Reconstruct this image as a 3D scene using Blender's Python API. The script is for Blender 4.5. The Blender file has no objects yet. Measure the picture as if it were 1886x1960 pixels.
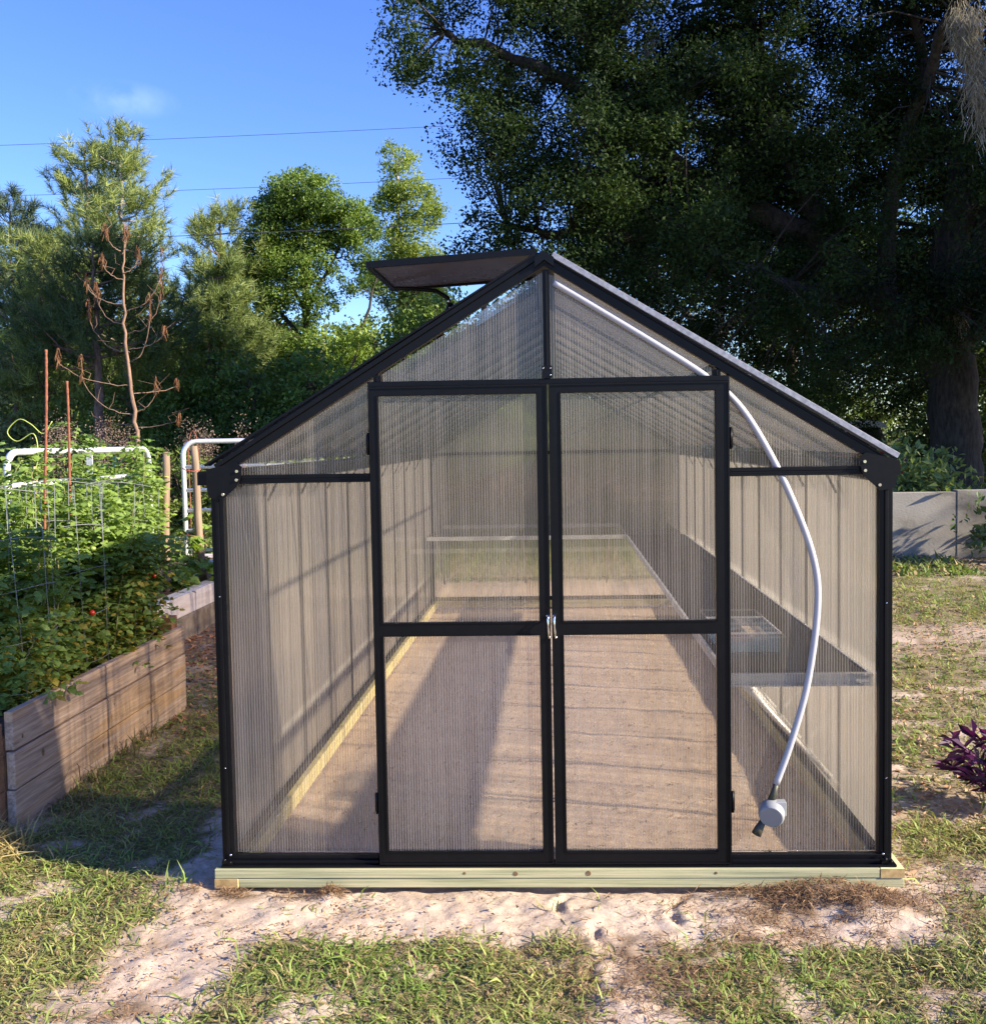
import bpy, math, random
import numpy as np
from mathutils import Vector
R = math.radians
PI = math.pi
S = bpy.context.scene
COL = S.collection
rng = np.random.default_rng(7)
random.seed(7)

# ------------------------------------------------------------------ camera
cam_d = bpy.data.cameras.new('camera')
cam = bpy.data.objects.new('camera', cam_d)
COL.objects.link(cam)
S.camera = cam
F, YAW, PITCH, ROLL, PX, PY = 1897.356, .0355, -.0541, .0166, 1000.86, 943.54
cam_d.sensor_fit = 'HORIZONTAL'
cam_d.sensor_width = 36
cam_d.lens = F / 1886 * 36
cam_d.shift_x = (943 - PX) / 1886
cam_d.shift_y = (PY - 980) / 1886
cam_d.clip_end = 2000
cam_d.clip_start = .05
fw = Vector((-math.sin(YAW) * math.cos(PITCH), math.cos(YAW) * math.cos(PITCH), math.sin(PITCH)))
rt = Vector((math.cos(YAW), math.sin(YAW), 0))
up = rt.cross(fw)
r2 = rt * math.cos(ROLL) - up * math.sin(ROLL)
u2 = rt * math.sin(ROLL) + up * math.cos(ROLL)
from mathutils import Matrix
m = Matrix(((r2.x, u2.x, -fw.x, .0394), (r2.y, u2.y, -fw.y, -3.653), (r2.z, u2.z, -fw.z, 1.6678), (0, 0, 0, 1)))
cam.matrix_world = m

# ------------------------------------------------------------------ light
SUN_EL = R(25.5)
SUN_DIR = Vector((.963, -.27, 0)).normalized() * math.cos(SUN_EL) + Vector((0, 0, math.sin(SUN_EL)))
sd = bpy.data.lights.new('sun', 'SUN')
sd.energy = 5.0
sd.angle = R(.9)
sd.color = (1.0, .87, .69)
sun = bpy.data.objects.new('sun', sd)
COL.objects.link(sun)
sun.rotation_euler = SUN_DIR.to_track_quat('Z', 'Y').to_euler()
sun.location = (10, -4, 12)

W = bpy.data.worlds.new('World')
S.world = W
W.use_nodes = True
nt = W.node_tree
nt.nodes.clear()
N = nt.nodes.new
sky = N('ShaderNodeTexSky')
sky.sky_type = 'NISHITA'
sky.sun_disc = False
sky.sun_elevation = SUN_EL
sky.sun_rotation = math.atan2(SUN_DIR.x, SUN_DIR.y)
sky.altitude = 0
sky.air_density = 1.15
sky.dust_density = .25
sky.ozone_density = 6.5
hs = N('ShaderNodeHueSaturation')
hs.inputs['Saturation'].default_value = 1.12
hs.inputs['Hue'].default_value = .523
hs.inputs['Value'].default_value = 1.0
nt.links.new(sky.outputs[0], hs.inputs['Color'])
# one faint wisp of cloud in the sky, defined by direction
tc = N('ShaderNodeTexCoord')
cd = (Vector((0, 0, 0)) + fw + r2 * ((235 - PX) / F) - u2 * ((190 - PY) / F)).normalized()
sub = N('ShaderNodeVectorMath'); sub.operation = 'SUBTRACT'; sub.inputs[1].default_value = cd
sc_ = N('ShaderNodeVectorMath'); sc_.operation = 'MULTIPLY'; sc_.inputs[1].default_value = (20, 20, 60)
ln = N('ShaderNodeVectorMath'); ln.operation = 'LENGTH'
mr = N('ShaderNodeMapRange'); mr.inputs['From Min'].default_value = 0; mr.inputs['From Max'].default_value = 1.0
mr.inputs['To Min'].default_value = 1; mr.inputs['To Max'].default_value = 0
nz = N('ShaderNodeTexNoise'); nz.inputs['Scale'].default_value = 28; nz.inputs['Detail'].default_value = 5
cr = N('ShaderNodeMapRange'); cr.inputs['From Min'].default_value = .42; cr.inputs['From Max'].default_value = .75
mu = N('ShaderNodeMath'); mu.operation = 'MULTIPLY'
mu2 = N('ShaderNodeMath'); mu2.operation = 'MULTIPLY'; mu2.inputs[1].default_value = .15
mx = N('ShaderNodeMixRGB'); mx.inputs['Color2'].default_value = (7.5, 8.2, 9.5, 1)
bg = N('ShaderNodeBackground'); bg.inputs['Strength'].default_value = .118
out = N('ShaderNodeOutputWorld')
L = nt.links.new
L(tc.outputs['Generated'], sub.inputs[0]); L(sub.outputs[0], sc_.inputs[0]); L(sc_.outputs[0], ln.inputs[0])
L(ln.outputs['Value'], mr.inputs['Value']); L(tc.outputs['Generated'], nz.inputs['Vector'])
L(nz.outputs['Fac'], cr.inputs['Value']); L(mr.outputs[0], mu.inputs[0]); L(cr.outputs[0], mu.inputs[1])
L(mu.outputs[0], mu2.inputs[0]); L(mu2.outputs[0], mx.inputs['Fac']); L(hs.outputs[0], mx.inputs['Color1'])
L(mx.outputs[0], bg.inputs['Color']); L(bg.outputs[0], out.inputs['Surface'])

S.view_settings.view_transform = 'Standard'
S.view_settings.look = 'None'
S.view_settings.exposure = 1.42
S.view_settings.gamma = 1
S.render.engine = 'CYCLES'
S.cycles.use_denoising = True
try:
    S.cycles.denoiser = 'OPENIMAGEDENOISE'
    S.cycles.denoising_prefilter = 'ACCURATE'
except Exception:
    pass
S.cycles.max_bounces = 8
S.cycles.diffuse_bounces = 3
S.cycles.glossy_bounces = 3
S.cycles.transmission_bounces = 8
S.cycles.transparent_max_bounces = 24
S.cycles.caustics_refractive = False
S.cycles.caustics_reflective = False
S.cycles.sample_clamp_indirect = 6


# ------------------------------------------------------------------ helpers
def tag(o, label=None, cat=None, group=None, kind=None):
    if label: o['label'] = label
    if cat: o['category'] = cat
    if group: o['group'] = group
    if kind: o['kind'] = kind
    return o


def empty(name, loc, label, cat, group=None):
    o = bpy.data.objects.new(name, None)
    o.empty_display_size = .1
    COL.objects.link(o)
    o.location = loc
    return tag(o, label, cat, group)


def link(name, me, mat, parent=None):
    if mat is not None:
        me.materials.append(mat)
    o = bpy.data.objects.new(name, me)
    COL.objects.link(o)
    if parent is not None:
        o.parent = parent
        off = Vector((0, 0, 0))
        q = parent
        while q is not None:
            off += q.location
            q = q.parent
        o.location = -off      # meshes are written in world coordinates
    return o


class MB:
    def __init__(s):
        s.v = []; s.f = []; s.sm = []

    def box(s, x0, x1, y0, y1, z0, z1):
        n = len(s.v)
        s.v += [(x, y, z) for z in (z0, z1) for y in (y0, y1) for x in (x0, x1)]
        for q in ((0, 2, 3, 1), (4, 5, 7, 6), (0, 1, 5, 4), (2, 6, 7, 3), (0, 4, 6, 2), (1, 3, 7, 5)):
            s.f.append(tuple(n + i for i in q)); s.sm.append(False)
        return s

    def bar(s, p, q, w, d, upv=(0, 1, 0)):
        """box section from p to q; d along upv, w across"""
        p = Vector(p); q = Vector(q); a = (q - p).normalized()
        u = Vector(upv); u = (u - a * u.dot(a)).normalized(); t = a.cross(u)
        n = len(s.v)
        for e in (p, q):
            for i, j in ((-1, -1), (1, -1), (1, 1), (-1, 1)):
                s.v.append(tuple(e + t * (w / 2 * i) + u * (d / 2 * j)))
        for fq in ((0, 1, 2, 3), (7, 6, 5, 4), (0, 4, 5, 1), (1, 5, 6, 2), (2, 6, 7, 3), (3, 7, 4, 0)):
            s.f.append(tuple(n + i for i in fq)); s.sm.append(False)
        return s

    def prism(s, pts, y0, y1):
        """polygon in xz extruded along y"""
        n = len(s.v); k = len(pts)
        s.v += [(x, y0, z) for x, z in pts] + [(x, y1, z) for x, z in pts]
        s.f.append(tuple(range(n, n + k))); s.sm.append(False)
        s.f.append(tuple(range(n + 2 * k - 1, n + k - 1, -1))); s.sm.append(False)
        for i in range(k):
            j = (i + 1) % k
            s.f.append((n + i, n + k + i, n + k + j, n + j)); s.sm.append(False)
        return s

    def tube(s, pts, rad, sides=8, cap=True):
        pts = [Vector(p) for p in pts]
        if not hasattr(rad, '__len__'): rad = [rad] * len(pts)
        n0 = len(s.v)
        prev = None
        for i, p in enumerate(pts):
            a = (pts[min(i + 1, len(pts) - 1)] - pts[max(i - 1, 0)])
            if a.length < 1e-9: a = Vector((0, 0, 1))
            a.normalize()
            if prev is None:
                u = a.orthogonal().normalized()
            else:
                u = prev - a * prev.dot(a)
                u = u.normalized() if u.length > 1e-6 else a.orthogonal().normalized()
            prev = u
            t = a.cross(u)
            for k in range(sides):
                c = 2 * PI * k / sides
                s.v.append(tuple(p + (u * math.cos(c) + t * math.sin(c)) * rad[i]))
        for i in range(len(pts) - 1):
            for k in range(sides):
                a0 = n0 + i * sides + k; b0 = n0 + i * sides + (k + 1) % sides
                s.f.append((a0, b0, b0 + sides, a0 + sides)); s.sm.append(True)
        if cap:
            s.f.append(tuple(n0 + k for k in range(sides - 1, -1, -1))); s.sm.append(False)
            e = n0 + (len(pts) - 1) * sides
            s.f.append(tuple(e + k for k in range(sides))); s.sm.append(False)
        return s

    def ball(s, c, r, seg=8, ring=6, sq=(1, 1, 1)):
        n = len(s.v)
        s.v.append((c[0], c[1], c[2] + r * sq[2]))
        for i in range(1, ring):
            t = PI * i / ring
            for k in range(seg):
                a = 2 * PI * k / seg
                s.v.append((c[0] + r * sq[0] * math.sin(t) * math.cos(a), c[1] + r * sq[1] * math.sin(t) * math.sin(a), c[2] + r * sq[2] * math.cos(t)))
        s.v.append((c[0], c[1], c[2] - r * sq[2]))
        for k in range(seg):
            s.f.append((n, n + 1 + k, n + 1 + (k + 1) % seg)); s.sm.append(True)
            e = n + 1 + (ring - 2) * seg
            s.f.append((len(s.v) - 1, e + (k + 1) % seg, e + k)); s.sm.append(True)
        for i in range(ring - 2):
            for k in range(seg):
                a = n + 1 + i * seg + k; b = n + 1 + i * seg + (k + 1) % seg
                s.f.append((a, a + seg, b + seg, b)); s.sm.append(True)
        return s

    def build(s, name, mat, parent=None, bevel=0):
        me = bpy.data.meshes.new(name)
        me.from_pydata(s.v, [], s.f)
        me.polygons.foreach_set('use_smooth', s.sm)
        me.update()
        o = link(name, me, mat, parent)
        if bevel:
            b = o.modifiers.new('bevel', 'BEVEL'); b.width = bevel; b.segments = 2; b.limit_method = 'ANGLE'
        return o


def np_mesh(name, V, faces_n, idx, mat, parent=None, col=None, smooth=False):
    """V (n,3); faces all of faces_n corners, idx flat"""
    me = bpy.data.meshes.new(name)
    nv = len(V); nf = len(idx) // faces_n
    me.vertices.add(nv); me.vertices.foreach_set('co', np.ascontiguousarray(V, dtype=np.float32).ravel())
    me.loops.add(len(idx)); me.loops.foreach_set('vertex_index', np.ascontiguousarray(idx, dtype=np.int32).ravel())
    me.polygons.add(nf)
    me.polygons.foreach_set('loop_start', np.arange(0, nf * faces_n, faces_n, dtype=np.int32))
    me.polygons.foreach_set('loop_total', np.full(nf, faces_n, dtype=np.int32))
    me.polygons.foreach_set('use_smooth', np.full(nf, smooth, dtype=bool))
    me.update(calc_edges=True)
    if col is not None:
        a = me.color_attributes.new('Col', 'FLOAT_COLOR', 'POINT')
        c4 = np.ones((nv, 4), np.float32); c4[:, :3] = col
        a.data.foreach_set('color', c4.ravel())
    return link(name, me, mat, parent)


def polyline(pts, k=6, wob=.0):
    """Catmull-Rom resample"""
    P = [np.array(p, float) for p in pts]
    P = [2 * P[0] - P[1]] + P + [2 * P[-1] - P[-2]]
    out = []
    for i in range(1, len(P) - 2):
        for j in range(k):
            t = j / k
            a, b_, c_, d = P[i - 1], P[i], P[i + 1], P[i + 2]
            out.append(.5 * ((2 * b_) + (-a + c_) * t + (2 * a - 5 * b_ + 4 * c_ - d) * t * t + (-a + 3 * b_ - 3 * c_ + d) * t ** 3))
    out.append(P[-2])
    o = np.array(out)
    if wob: o[1:-1] += rng.normal(0, wob, (len(o) - 2, 3))
    return o


# numpy value noise
def vnoise(P, seed=0):
    P = np.asarray(P, float)
    i = np.floor(P).astype(np.int64); f = P - i; f = f * f * (3 - 2 * f)
    d = P.shape[-1]
    def h(c):
        k = np.full(c.shape[:-1], seed * 7919 + 13, np.int64)
        for a in range(d):
            k = (k * 1103515245 + c[..., a] * 374761393 + 668265263) & 0x7fffffff
            k = (k ^ (k >> 13)) * 1274126177 & 0x7fffffff
        k ^= k >> 16
        return (k & 0xffff) / 65535.
    out = 0
    for m_ in range(2 ** d):
        o = np.array([(m_ >> a) & 1 for a in range(d)])
        w = np.prod(np.where(o, f, 1 - f), axis=-1)
        out = out + w * h(i + o)
    return out


def fbm(P, oct=4, seed=0):
    P = np.asarray(P, float); s = 0; a = .5; t = 0
    for k in range(oct):
        s = s + a * vnoise(P * 2 ** k + 17.3 * k, seed + k); t += a; a *= .5
    return s / t


# ------------------------------------------------------------------ materials
def new_mat(name):
    mt = bpy.data.materials.new(name); mt.use_nodes = True
    return mt, mt.node_tree, mt.node_tree.nodes['Principled BSDF']


def pmat(name, c1, c2=None, scale=8, stretch=(1, 1, 1), rough=.6, metal=0, bump=0, bscale=None, spec=.5, lo=.35, hi=.65, detail=6, c3=None):
    mt, t, b = new_mat(name)
    n = t.nodes.new; l = t.links.new
    b.inputs['Roughness'].default_value = rough
    b.inputs['Metallic'].default_value = metal
    b.inputs['Specular IOR Level'].default_value = spec
    if c2 is None:
        b.inputs['Base Color'].default_value = (*c1, 1)
        if not bump: return mt
    tcn = n('ShaderNodeTexCoord'); mp = n('ShaderNodeMapping'); mp.inputs['Scale'].default_value = stretch
    l(tcn.outputs['Object'], mp.inputs[0])
    nn = n('ShaderNodeTexNoise'); nn.inputs['Scale'].default_value = scale; nn.inputs['Detail'].default_value = detail
    nn.inputs['Roughness'].default_value = .6
    l(mp.outputs[0], nn.inputs['Vector'])
    if c2 is not None:
        r = n('ShaderNodeValToRGB'); r.color_ramp.elements[0].position = lo; r.color_ramp.elements[1].position = hi
        r.color_ramp.elements[0].color = (*c1, 1); r.color_ramp.elements[1].color = (*c2, 1)
        if c3 is not None:
            e = r.color_ramp.elements.new((lo + hi) / 2); e.color = (*c3, 1)
        l(nn.outputs['Fac'], r.inputs[0]); l(r.outputs[0], b.inputs['Base Color'])
    if bump:
        bp = n('ShaderNodeBump'); bp.inputs['Strength'].default_value = bump; bp.inputs['Distance'].default_value = .004
        if bscale:
            n2 = n('ShaderNodeTexNoise'); n2.inputs['Scale'].default_value = bscale; n2.inputs['Detail'].default_value = 5
            l(mp.outputs[0], n2.inputs['Vector']); l(n2.outputs['Fac'], bp.inputs['Height'])
        else:
            l(nn.outputs['Fac'], bp.inputs['Height'])
        l(bp.outputs[0], b.inputs['Normal'])
    return mt


def attr_mat(name, rough=.7, trans=0, spec=.3, mult=None, bump=0, tint=(1, 1, 1)):
    mt, t, b = new_mat(name)
    n = t.nodes.new; l = t.links.new
    a = n('ShaderNodeAttribute'); a.attribute_name = 'Col'
    src = a.outputs['Color']
    b.inputs['Roughness'].default_value = rough
    b.inputs['Specular IOR Level'].default_value = spec
    if mult:
        tcn = n('ShaderNodeTexCoord'); nn = n('ShaderNodeTexNoise'); nn.inputs['Scale'].default_value = mult; nn.inputs['Detail'].default_value = 8
        nn.inputs['Roughness'].default_value = .75
        mrn = n('ShaderNodeMapRange'); mrn.inputs['From Min'].default_value = .3; mrn.inputs['From Max'].default_value = .7
        mrn.inputs['To Min'].default_value = .68; mrn.inputs['To Max'].default_value = 1.18
        mm = n('ShaderNodeMixRGB'); mm.blend_type = 'MULTIPLY'; mm.inputs[0].default_value = 1
        l(tcn.outputs['Object'], nn.inputs['Vector']); l(nn.outputs['Fac'], mrn.inputs[0]); l(src, mm.inputs[1]); l(mrn.outputs[0], mm.inputs[2])
        src = mm.outputs[0]
        if bump:
            bp = n('ShaderNodeBump'); bp.inputs['Strength'].default_value = bump; bp.inputs['Distance'].default_value = .01
            l(nn.outputs['Fac'], bp.inputs['Height']); l(bp.outputs[0], b.inputs['Normal'])
    l(src, b.inputs['Base Color'])
    if trans:
        tr = n('ShaderNodeBsdfTranslucent'); mixs = n('ShaderNodeMixShader'); mixs.inputs[0].default_value = trans
        g = n('ShaderNodeMixRGB'); g.blend_type = 'MULTIPLY'; g.inputs[0].default_value = 1; g.inputs[2].default_value = (*tint, 1)
        l(src, g.inputs[1]); l(g.outputs[0], tr.inputs[0]); l(b.outputs[0], mixs.inputs[1]); l(tr.outputs[0], mixs.inputs[2])
        l(mixs.outputs[0], t.nodes['Material Output'].inputs['Surface'])
    return mt


def poly_mat(name, axis, diffuse=.012, blur=.22, tint=(.99, .975, .95), body=(.97, .89, .80), rblur=.07, rib=.31, edge=.22, streak=.10, ior=1.22):
    """twin-wall polycarbonate: clear flutes between hazy ribs every 10 mm"""
    mt, t, b = new_mat(name)
    t.nodes.remove(b)
    n = t.nodes.new; l = t.links.new
    tcn = n('ShaderNodeTexCoord'); sp = n('ShaderNodeSeparateXYZ'); l(tcn.outputs['Object'], sp.inputs[0])
    m1 = n('ShaderNodeMath'); m1.operation = 'MULTIPLY'; m1.inputs[1].default_value = 100; l(sp.outputs[axis], m1.inputs[0])
    m2 = n('ShaderNodeMath'); m2.operation = 'FRACT'; l(m1.outputs[0], m2.inputs[0])
    m3 = n('ShaderNodeMath'); m3.operation = 'SUBTRACT'; m3.inputs[1].default_value = .5; l(m2.outputs[0], m3.inputs[0])
    m4 = n('ShaderNodeMath'); m4.operation = 'ABSOLUTE'; l(m3.outputs[0], m4.inputs[0])
    st = n('ShaderNodeMapRange'); st.inputs['From Min'].default_value = .33; st.inputs['From Max'].default_value = .44; l(m4.outputs[0], st.inputs[0])
    lw = n('ShaderNodeLayerWeight'); lw.inputs['Blend'].default_value = .5
    fp = n('ShaderNodeMath'); fp.operation = 'POWER'; fp.inputs[1].default_value = 2.2; l(lw.outputs['Facing'], fp.inputs[0])
    # dirt and scuffs
    nn = n('ShaderNodeTexNoise'); nn.inputs['Scale'].default_value = 2.3; nn.inputs['Detail'].default_value = 7; nn.inputs['Roughness'].default_value = .65
    l(tcn.outputs['Object'], nn.inputs['Vector'])
    dn = n('ShaderNodeMapRange'); dn.inputs['From Min'].default_value = .5; dn.inputs['From Max'].default_value = .8; dn.inputs['To Max'].default_value = .05
    l(nn.outputs['Fac'], dn.inputs[0])
    mpv = n('ShaderNodeMapping'); mpv.inputs['Scale'].default_value = (26, 26, .5); l(tcn.outputs['Object'], mpv.inputs[0])
    nv = n('ShaderNodeTexNoise'); nv.inputs['Scale'].default_value = 1; nv.inputs['Detail'].default_value = 5; nv.inputs['Roughness'].default_value = .7; l(mpv.outputs[0], nv.inputs['Vector'])
    sv = n('ShaderNodeMapRange'); sv.inputs['From Min'].default_value = .42; sv.inputs['From Max'].default_value = .70; sv.inputs['To Max'].default_value = streak; l(nv.outputs['Fac'], sv.inputs[0])
    k1 = n('ShaderNodeMath'); k1.operation = 'MULTIPLY_ADD'; k1.inputs[1].default_value = rib; k1.inputs[2].default_value = diffuse; l(st.outputs[0], k1.inputs[0])
    k2 = n('ShaderNodeMath'); k2.operation = 'MULTIPLY_ADD'; k2.inputs[1].default_value = edge; l(fp.outputs[0], k2.inputs[0]); l(k1.outputs[0], k2.inputs[2])
    k3 = n('ShaderNodeMath'); k3.operation = 'ADD'; k3.use_clamp = True; l(k2.outputs[0], k3.inputs[0]); sa = n('ShaderNodeMath'); sa.operation = 'ADD'; l(dn.outputs[0], sa.inputs[0]); l(sv.outputs[0], sa.inputs[1]); l(sa.outputs[0], k3.inputs[1])
    T = n('ShaderNodeBsdfTransparent'); T.inputs[0].default_value = (*tint, 1)
    RF = n('ShaderNodeBsdfRefraction'); RF.inputs['Roughness'].default_value = rblur; RF.inputs['IOR'].default_value = ior; RF.inputs['Color'].default_value = (*tint, 1)
    mb = n('ShaderNodeMixShader'); mb.inputs[0].default_value = blur; l(T.outputs[0], mb.inputs[1]); l(RF.outputs[0], mb.inputs[2])
    D = n('ShaderNodeBsdfDiffuse'); D.inputs[0].default_value = (*body, 1)
    TL = n('ShaderNodeBsdfTranslucent'); TL.inputs[0].default_value = (*body, 1)
    md = n('ShaderNodeMixShader'); md.inputs[0].default_value = .55; l(D.outputs[0], md.inputs[1]); l(TL.outputs[0], md.inputs[2])
    ms = n('ShaderNodeMixShader'); l(k3.outputs[0], ms.inputs[0]); l(mb.outputs[0], ms.inputs[1]); l(md.outputs[0], ms.inputs[2])
    G = n('ShaderNodeBsdfGlossy'); G.inputs['Roughness'].default_value = .13
    fr = n('ShaderNodeFresnel'); fr.inputs['IOR'].default_value = 1.42
    mg = n('ShaderNodeMixShader'); l(fr.outputs[0], mg.inputs[0]); l(ms.outputs[0], mg.inputs[1]); l(G.outputs[0], mg.inputs[2])
    l(mg.outputs[0], t.nodes['Material Output'].inputs['Surface'])
    return mt


M_BLACK = pmat('black_powdercoat', (.0022, .0028, .0042), (.0036, .0042, .0060), scale=30, rough=.40, bump=.05, bscale=400, spec=.2)
M_SKYLIT_TRIM = pmat('skylit_trim_tint', (.20, .21, .25), (.34, .35, .40), scale=60, rough=.5, metal=.3)  # greyed to carry the sky light on the right trim
M_SILVER = pmat('mill_aluminium', (.56, .58, .60), (.72, .74, .75), scale=20, stretch=(1, 1, 8), rough=.4, metal=.3)
M_CHROME = pmat('chrome', (.8, .8, .8), rough=.12, metal=1)
M_PX = poly_mat('twinwall_gable', 0)
M_PXB = poly_mat('twinwall_rear', 0, diffuse=.02, blur=.70, rblur=.12, ior=1.25, streak=.12)
M_PY = poly_mat('twinwall_side', 1, diffuse=.11, blur=.14, rblur=.20, body=(.88, .84, .78), edge=.38, rib=.18, streak=.34)
M_PR = poly_mat('twinwall_roof', 1, diffuse=.07, blur=.05, tint=(.96, .94, .92), body=(.54, .50, .50))
M_PINE = pmat('treated_pine', (.22, .24, .13), (.50, .46, .28), scale=5, stretch=(.5, 6, 26), rough=.65, bump=.3, lo=.32, hi=.66, c3=(.37, .37, .215))
M_PINEY = pmat('treated_pine_side', (.60, .52, .25), (.76, .68, .36), scale=5, stretch=(6, .6, 22), rough=.65, bump=.15)
M_ENDGRAIN = pmat('end_grain', (.30, .20, .08), (.46, .33, .15), scale=40, rough=.8, bump=.2)
M_KNOT = pmat('knot', (.10, .06, .03), (.2, .13, .06), scale=60, rough=.7)


def weathered(name, base, dark, stain, ax):
    """old board: grain stretched along ax, orange stains, dark lower edges"""
    mt, t, b = new_mat(name); n = t.nodes.new; l = t.links.new
    b.inputs['Roughness'].default_value = .85; b.inputs['Specular IOR Level'].default_value = .2
    tcn = n('ShaderNodeTexCoord')
    def noise(sc, st, det=6, ro=.6, off=0):
        mp = n('ShaderNodeMapping'); mp.inputs['Scale'].default_value = st; mp.inputs['Location'].default_value = (off, off, off)
        l(tcn.outputs['Object'], mp.inputs[0]); q = n('ShaderNodeTexNoise'); q.inputs['Scale'].default_value = sc; q.inputs['Detail'].default_value = det
        q.inputs['Roughness'].default_value = ro; q.inputs['Distortion'].default_value = .4; l(mp.outputs[0], q.inputs['Vector']); return q.outputs['Fac']
    s_f = [9, 9, 9]; s_f[ax] = .35
    s_m = [2.4, 2.4, 4.5]; s_m[ax] = .55
    def ramp(src, a, c, ca, cb):
        r = n('ShaderNodeValToRGB'); r.color_ramp.elements[0].position = a; r.color_ramp.elements[1].position = c
        r.color_ramp.elements[0].color = ca; r.color_ramp.elements[1].color = cb; l(src, r.inputs[0]); return r.outputs[0]
    g = ramp(noise(9, s_f, 8, .7), .3, .72, (*dark, 1), (*base, 1))
    stn = ramp(noise(2.2, s_m, 4, .5, 3.1), .50, .66, (0, 0, 0, 1), (1, 1, 1, 1))
    m1 = n('ShaderNodeMixRGB'); m1.inputs['Color2'].default_value = (*stain, 1)
    mm = n('ShaderNodeMath'); mm.operation = 'MULTIPLY'; mm.inputs[1].default_value = .6; l(stn, mm.inputs[0]); l(mm.outputs[0], m1.inputs[0]); l(g, m1.inputs[1])
    dk = ramp(noise(3.1, s_m, 5, .6, 9.7), .55, .70, (0, 0, 0, 1), (1, 1, 1, 1))
    m2 = n('ShaderNodeMixRGB'); m2.inputs['Color2'].default_value = (dark[0] * .62, dark[1] * .6, dark[2] * .6, 1)
    mk = n('ShaderNodeMath'); mk.operation = 'MULTIPLY'; mk.inputs[1].default_value = .55; l(dk, mk.inputs[0]); l(mk.outputs[0], m2.inputs[0]); l(m1.outputs[0], m2.inputs[1])
    l(m2.outputs[0], b.inputs['Base Color'])
    bp = n('ShaderNodeBump'); bp.inputs['Strength'].default_value = .35; bp.inputs['Distance'].default_value = .003
    l(noise(14, s_f, 6, .7), bp.inputs['Height']); l(bp.outputs[0], b.inputs['Normal'])
    return mt


M_BEDY = weathered('weathered_board', (.66, .52, .42), (.23, .155, .11), (.50, .31, .14), 1)
M_BEDX = weathered('brown_board', (.30, .17, .10), (.18, .09, .05), (.34, .19, .08), 0)
M_LOG = weathered('log_bark', (.36, .28, .20), (.15, .11, .075), (.28, .19, .11), 2)
M_STAKE = weathered('pale_stake', (.62, .46, .27), (.44, .30, .16), (.55, .35, .16), 2)
M_WHITEW = pmat('white_painted_board', (.62, .54, .50), (.80, .74, .71), scale=4, stretch=(4, .6, 5), rough=.6, bump=.1)
M_CONC = pmat('dirty_footing', (.16, .12, .09), (.30, .25, .20), scale=9, rough=.95, bump=.6)
M_SOIL = pmat('bed_soil', (.05, .028, .016), (.16, .08, .045), scale=30, rough=1, bump=1)
M_GALV = pmat('galvanised_tube', (.56, .59, .62), (.74, .76, .78), scale=25, rough=.42, metal=.35)
M_WIRE = pmat('galvanised_wire', (.22, .24, .24), rough=.6, metal=.3)
M_RUST = pmat('rusty_steel', (.16, .05, .025), (.30, .11, .06), scale=60, rough=.9, bump=.6)
M_GREENPOST = pmat('green_post', (.02, .07, .05), rough=.6)
M_RED = pmat('tomato_skin', (.55, .035, .012), rough=.25)
M_ORANGE = pmat('unripe_orange_skin', (.62, .20, .02), rough=.3)
M_GREENFRUIT = pmat('green_tomato_skin', (.30, .38, .08), rough=.3)
M_HOSE = pmat('white_hose', (.44, .44, .47), rough=.35)
M_VALVE = pmat('grey_valve_plastic', (.27, .285, .30), rough=.45)
M_DARKFIT = pmat('dark_fitting', (.05, .05, .035), rough=.5)
M_MESH = pmat('black_shelf_slat', (.012, .012, .012), rough=.6)
M_WIREPOWER = pmat('power_cable', (.05, .055, .07), rough=.6)
M_BARK = pmat('oak_bark', (.018, .015, .012), (.060, .050, .042), scale=6, stretch=(3, 3, .8), rough=.95, bump=1)
M_PBARK = pmat('pine_bark', (.07, .045, .035), (.20, .13, .10), scale=8, stretch=(2, 2, .7), rough=.95, bump=.8)
M_PALEBARK = pmat('pale_bark', (.24, .20, .16), (.40, .35, .29), scale=9, stretch=(2, 2, .7), rough=.95, bump=.5)
M_ORBARK = pmat('orange_bark', (.15, .09, .06), (.30, .19, .13), scale=12, stretch=(2, 2, .5), rough=.9, bump=.4)
M_LEAF = attr_mat('leaf', rough=.5, trans=.38, spec=.35, tint=(1.25, 1.2, .6))
M_OAKLEAF = attr_mat('oak_leaf', rough=.6, trans=.30, spec=.16, tint=(1.2, 1.2, .6))
M_NEEDLE = attr_mat('needle', rough=.55, trans=.25, spec=.3, tint=(1.1, 1.15, .7))
M_GRASS = attr_mat('grass_blade', rough=.55, trans=.35, spec=.35, tint=(1.1, 1.1, .7))
M_LITTER = attr_mat('litter', rough=.9, spec=.1)
M_MOSS = attr_mat('moss_strand', rough=.9, trans=.35, spec=.1)
M_GROUND = attr_mat('soil_and_sand', rough=.95, spec=.12, mult=55, bump=.5)
M_PURPLE = attr_mat('purple_leaf', rough=.45, trans=.3, spec=.4, tint=(1.6, .5, 1.2))

# ------------------------------------------------------------------ ground
def smooth(a, b, x):
    t = np.clip((x - a) / (b - a), 0, 1); return t * t * (3 - 2 * t)


def blob(x, y, cx, cy, rx, ry):
    return np.exp(-(((x - cx) / rx) ** 2 + ((y - cy) / ry) ** 2))


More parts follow.
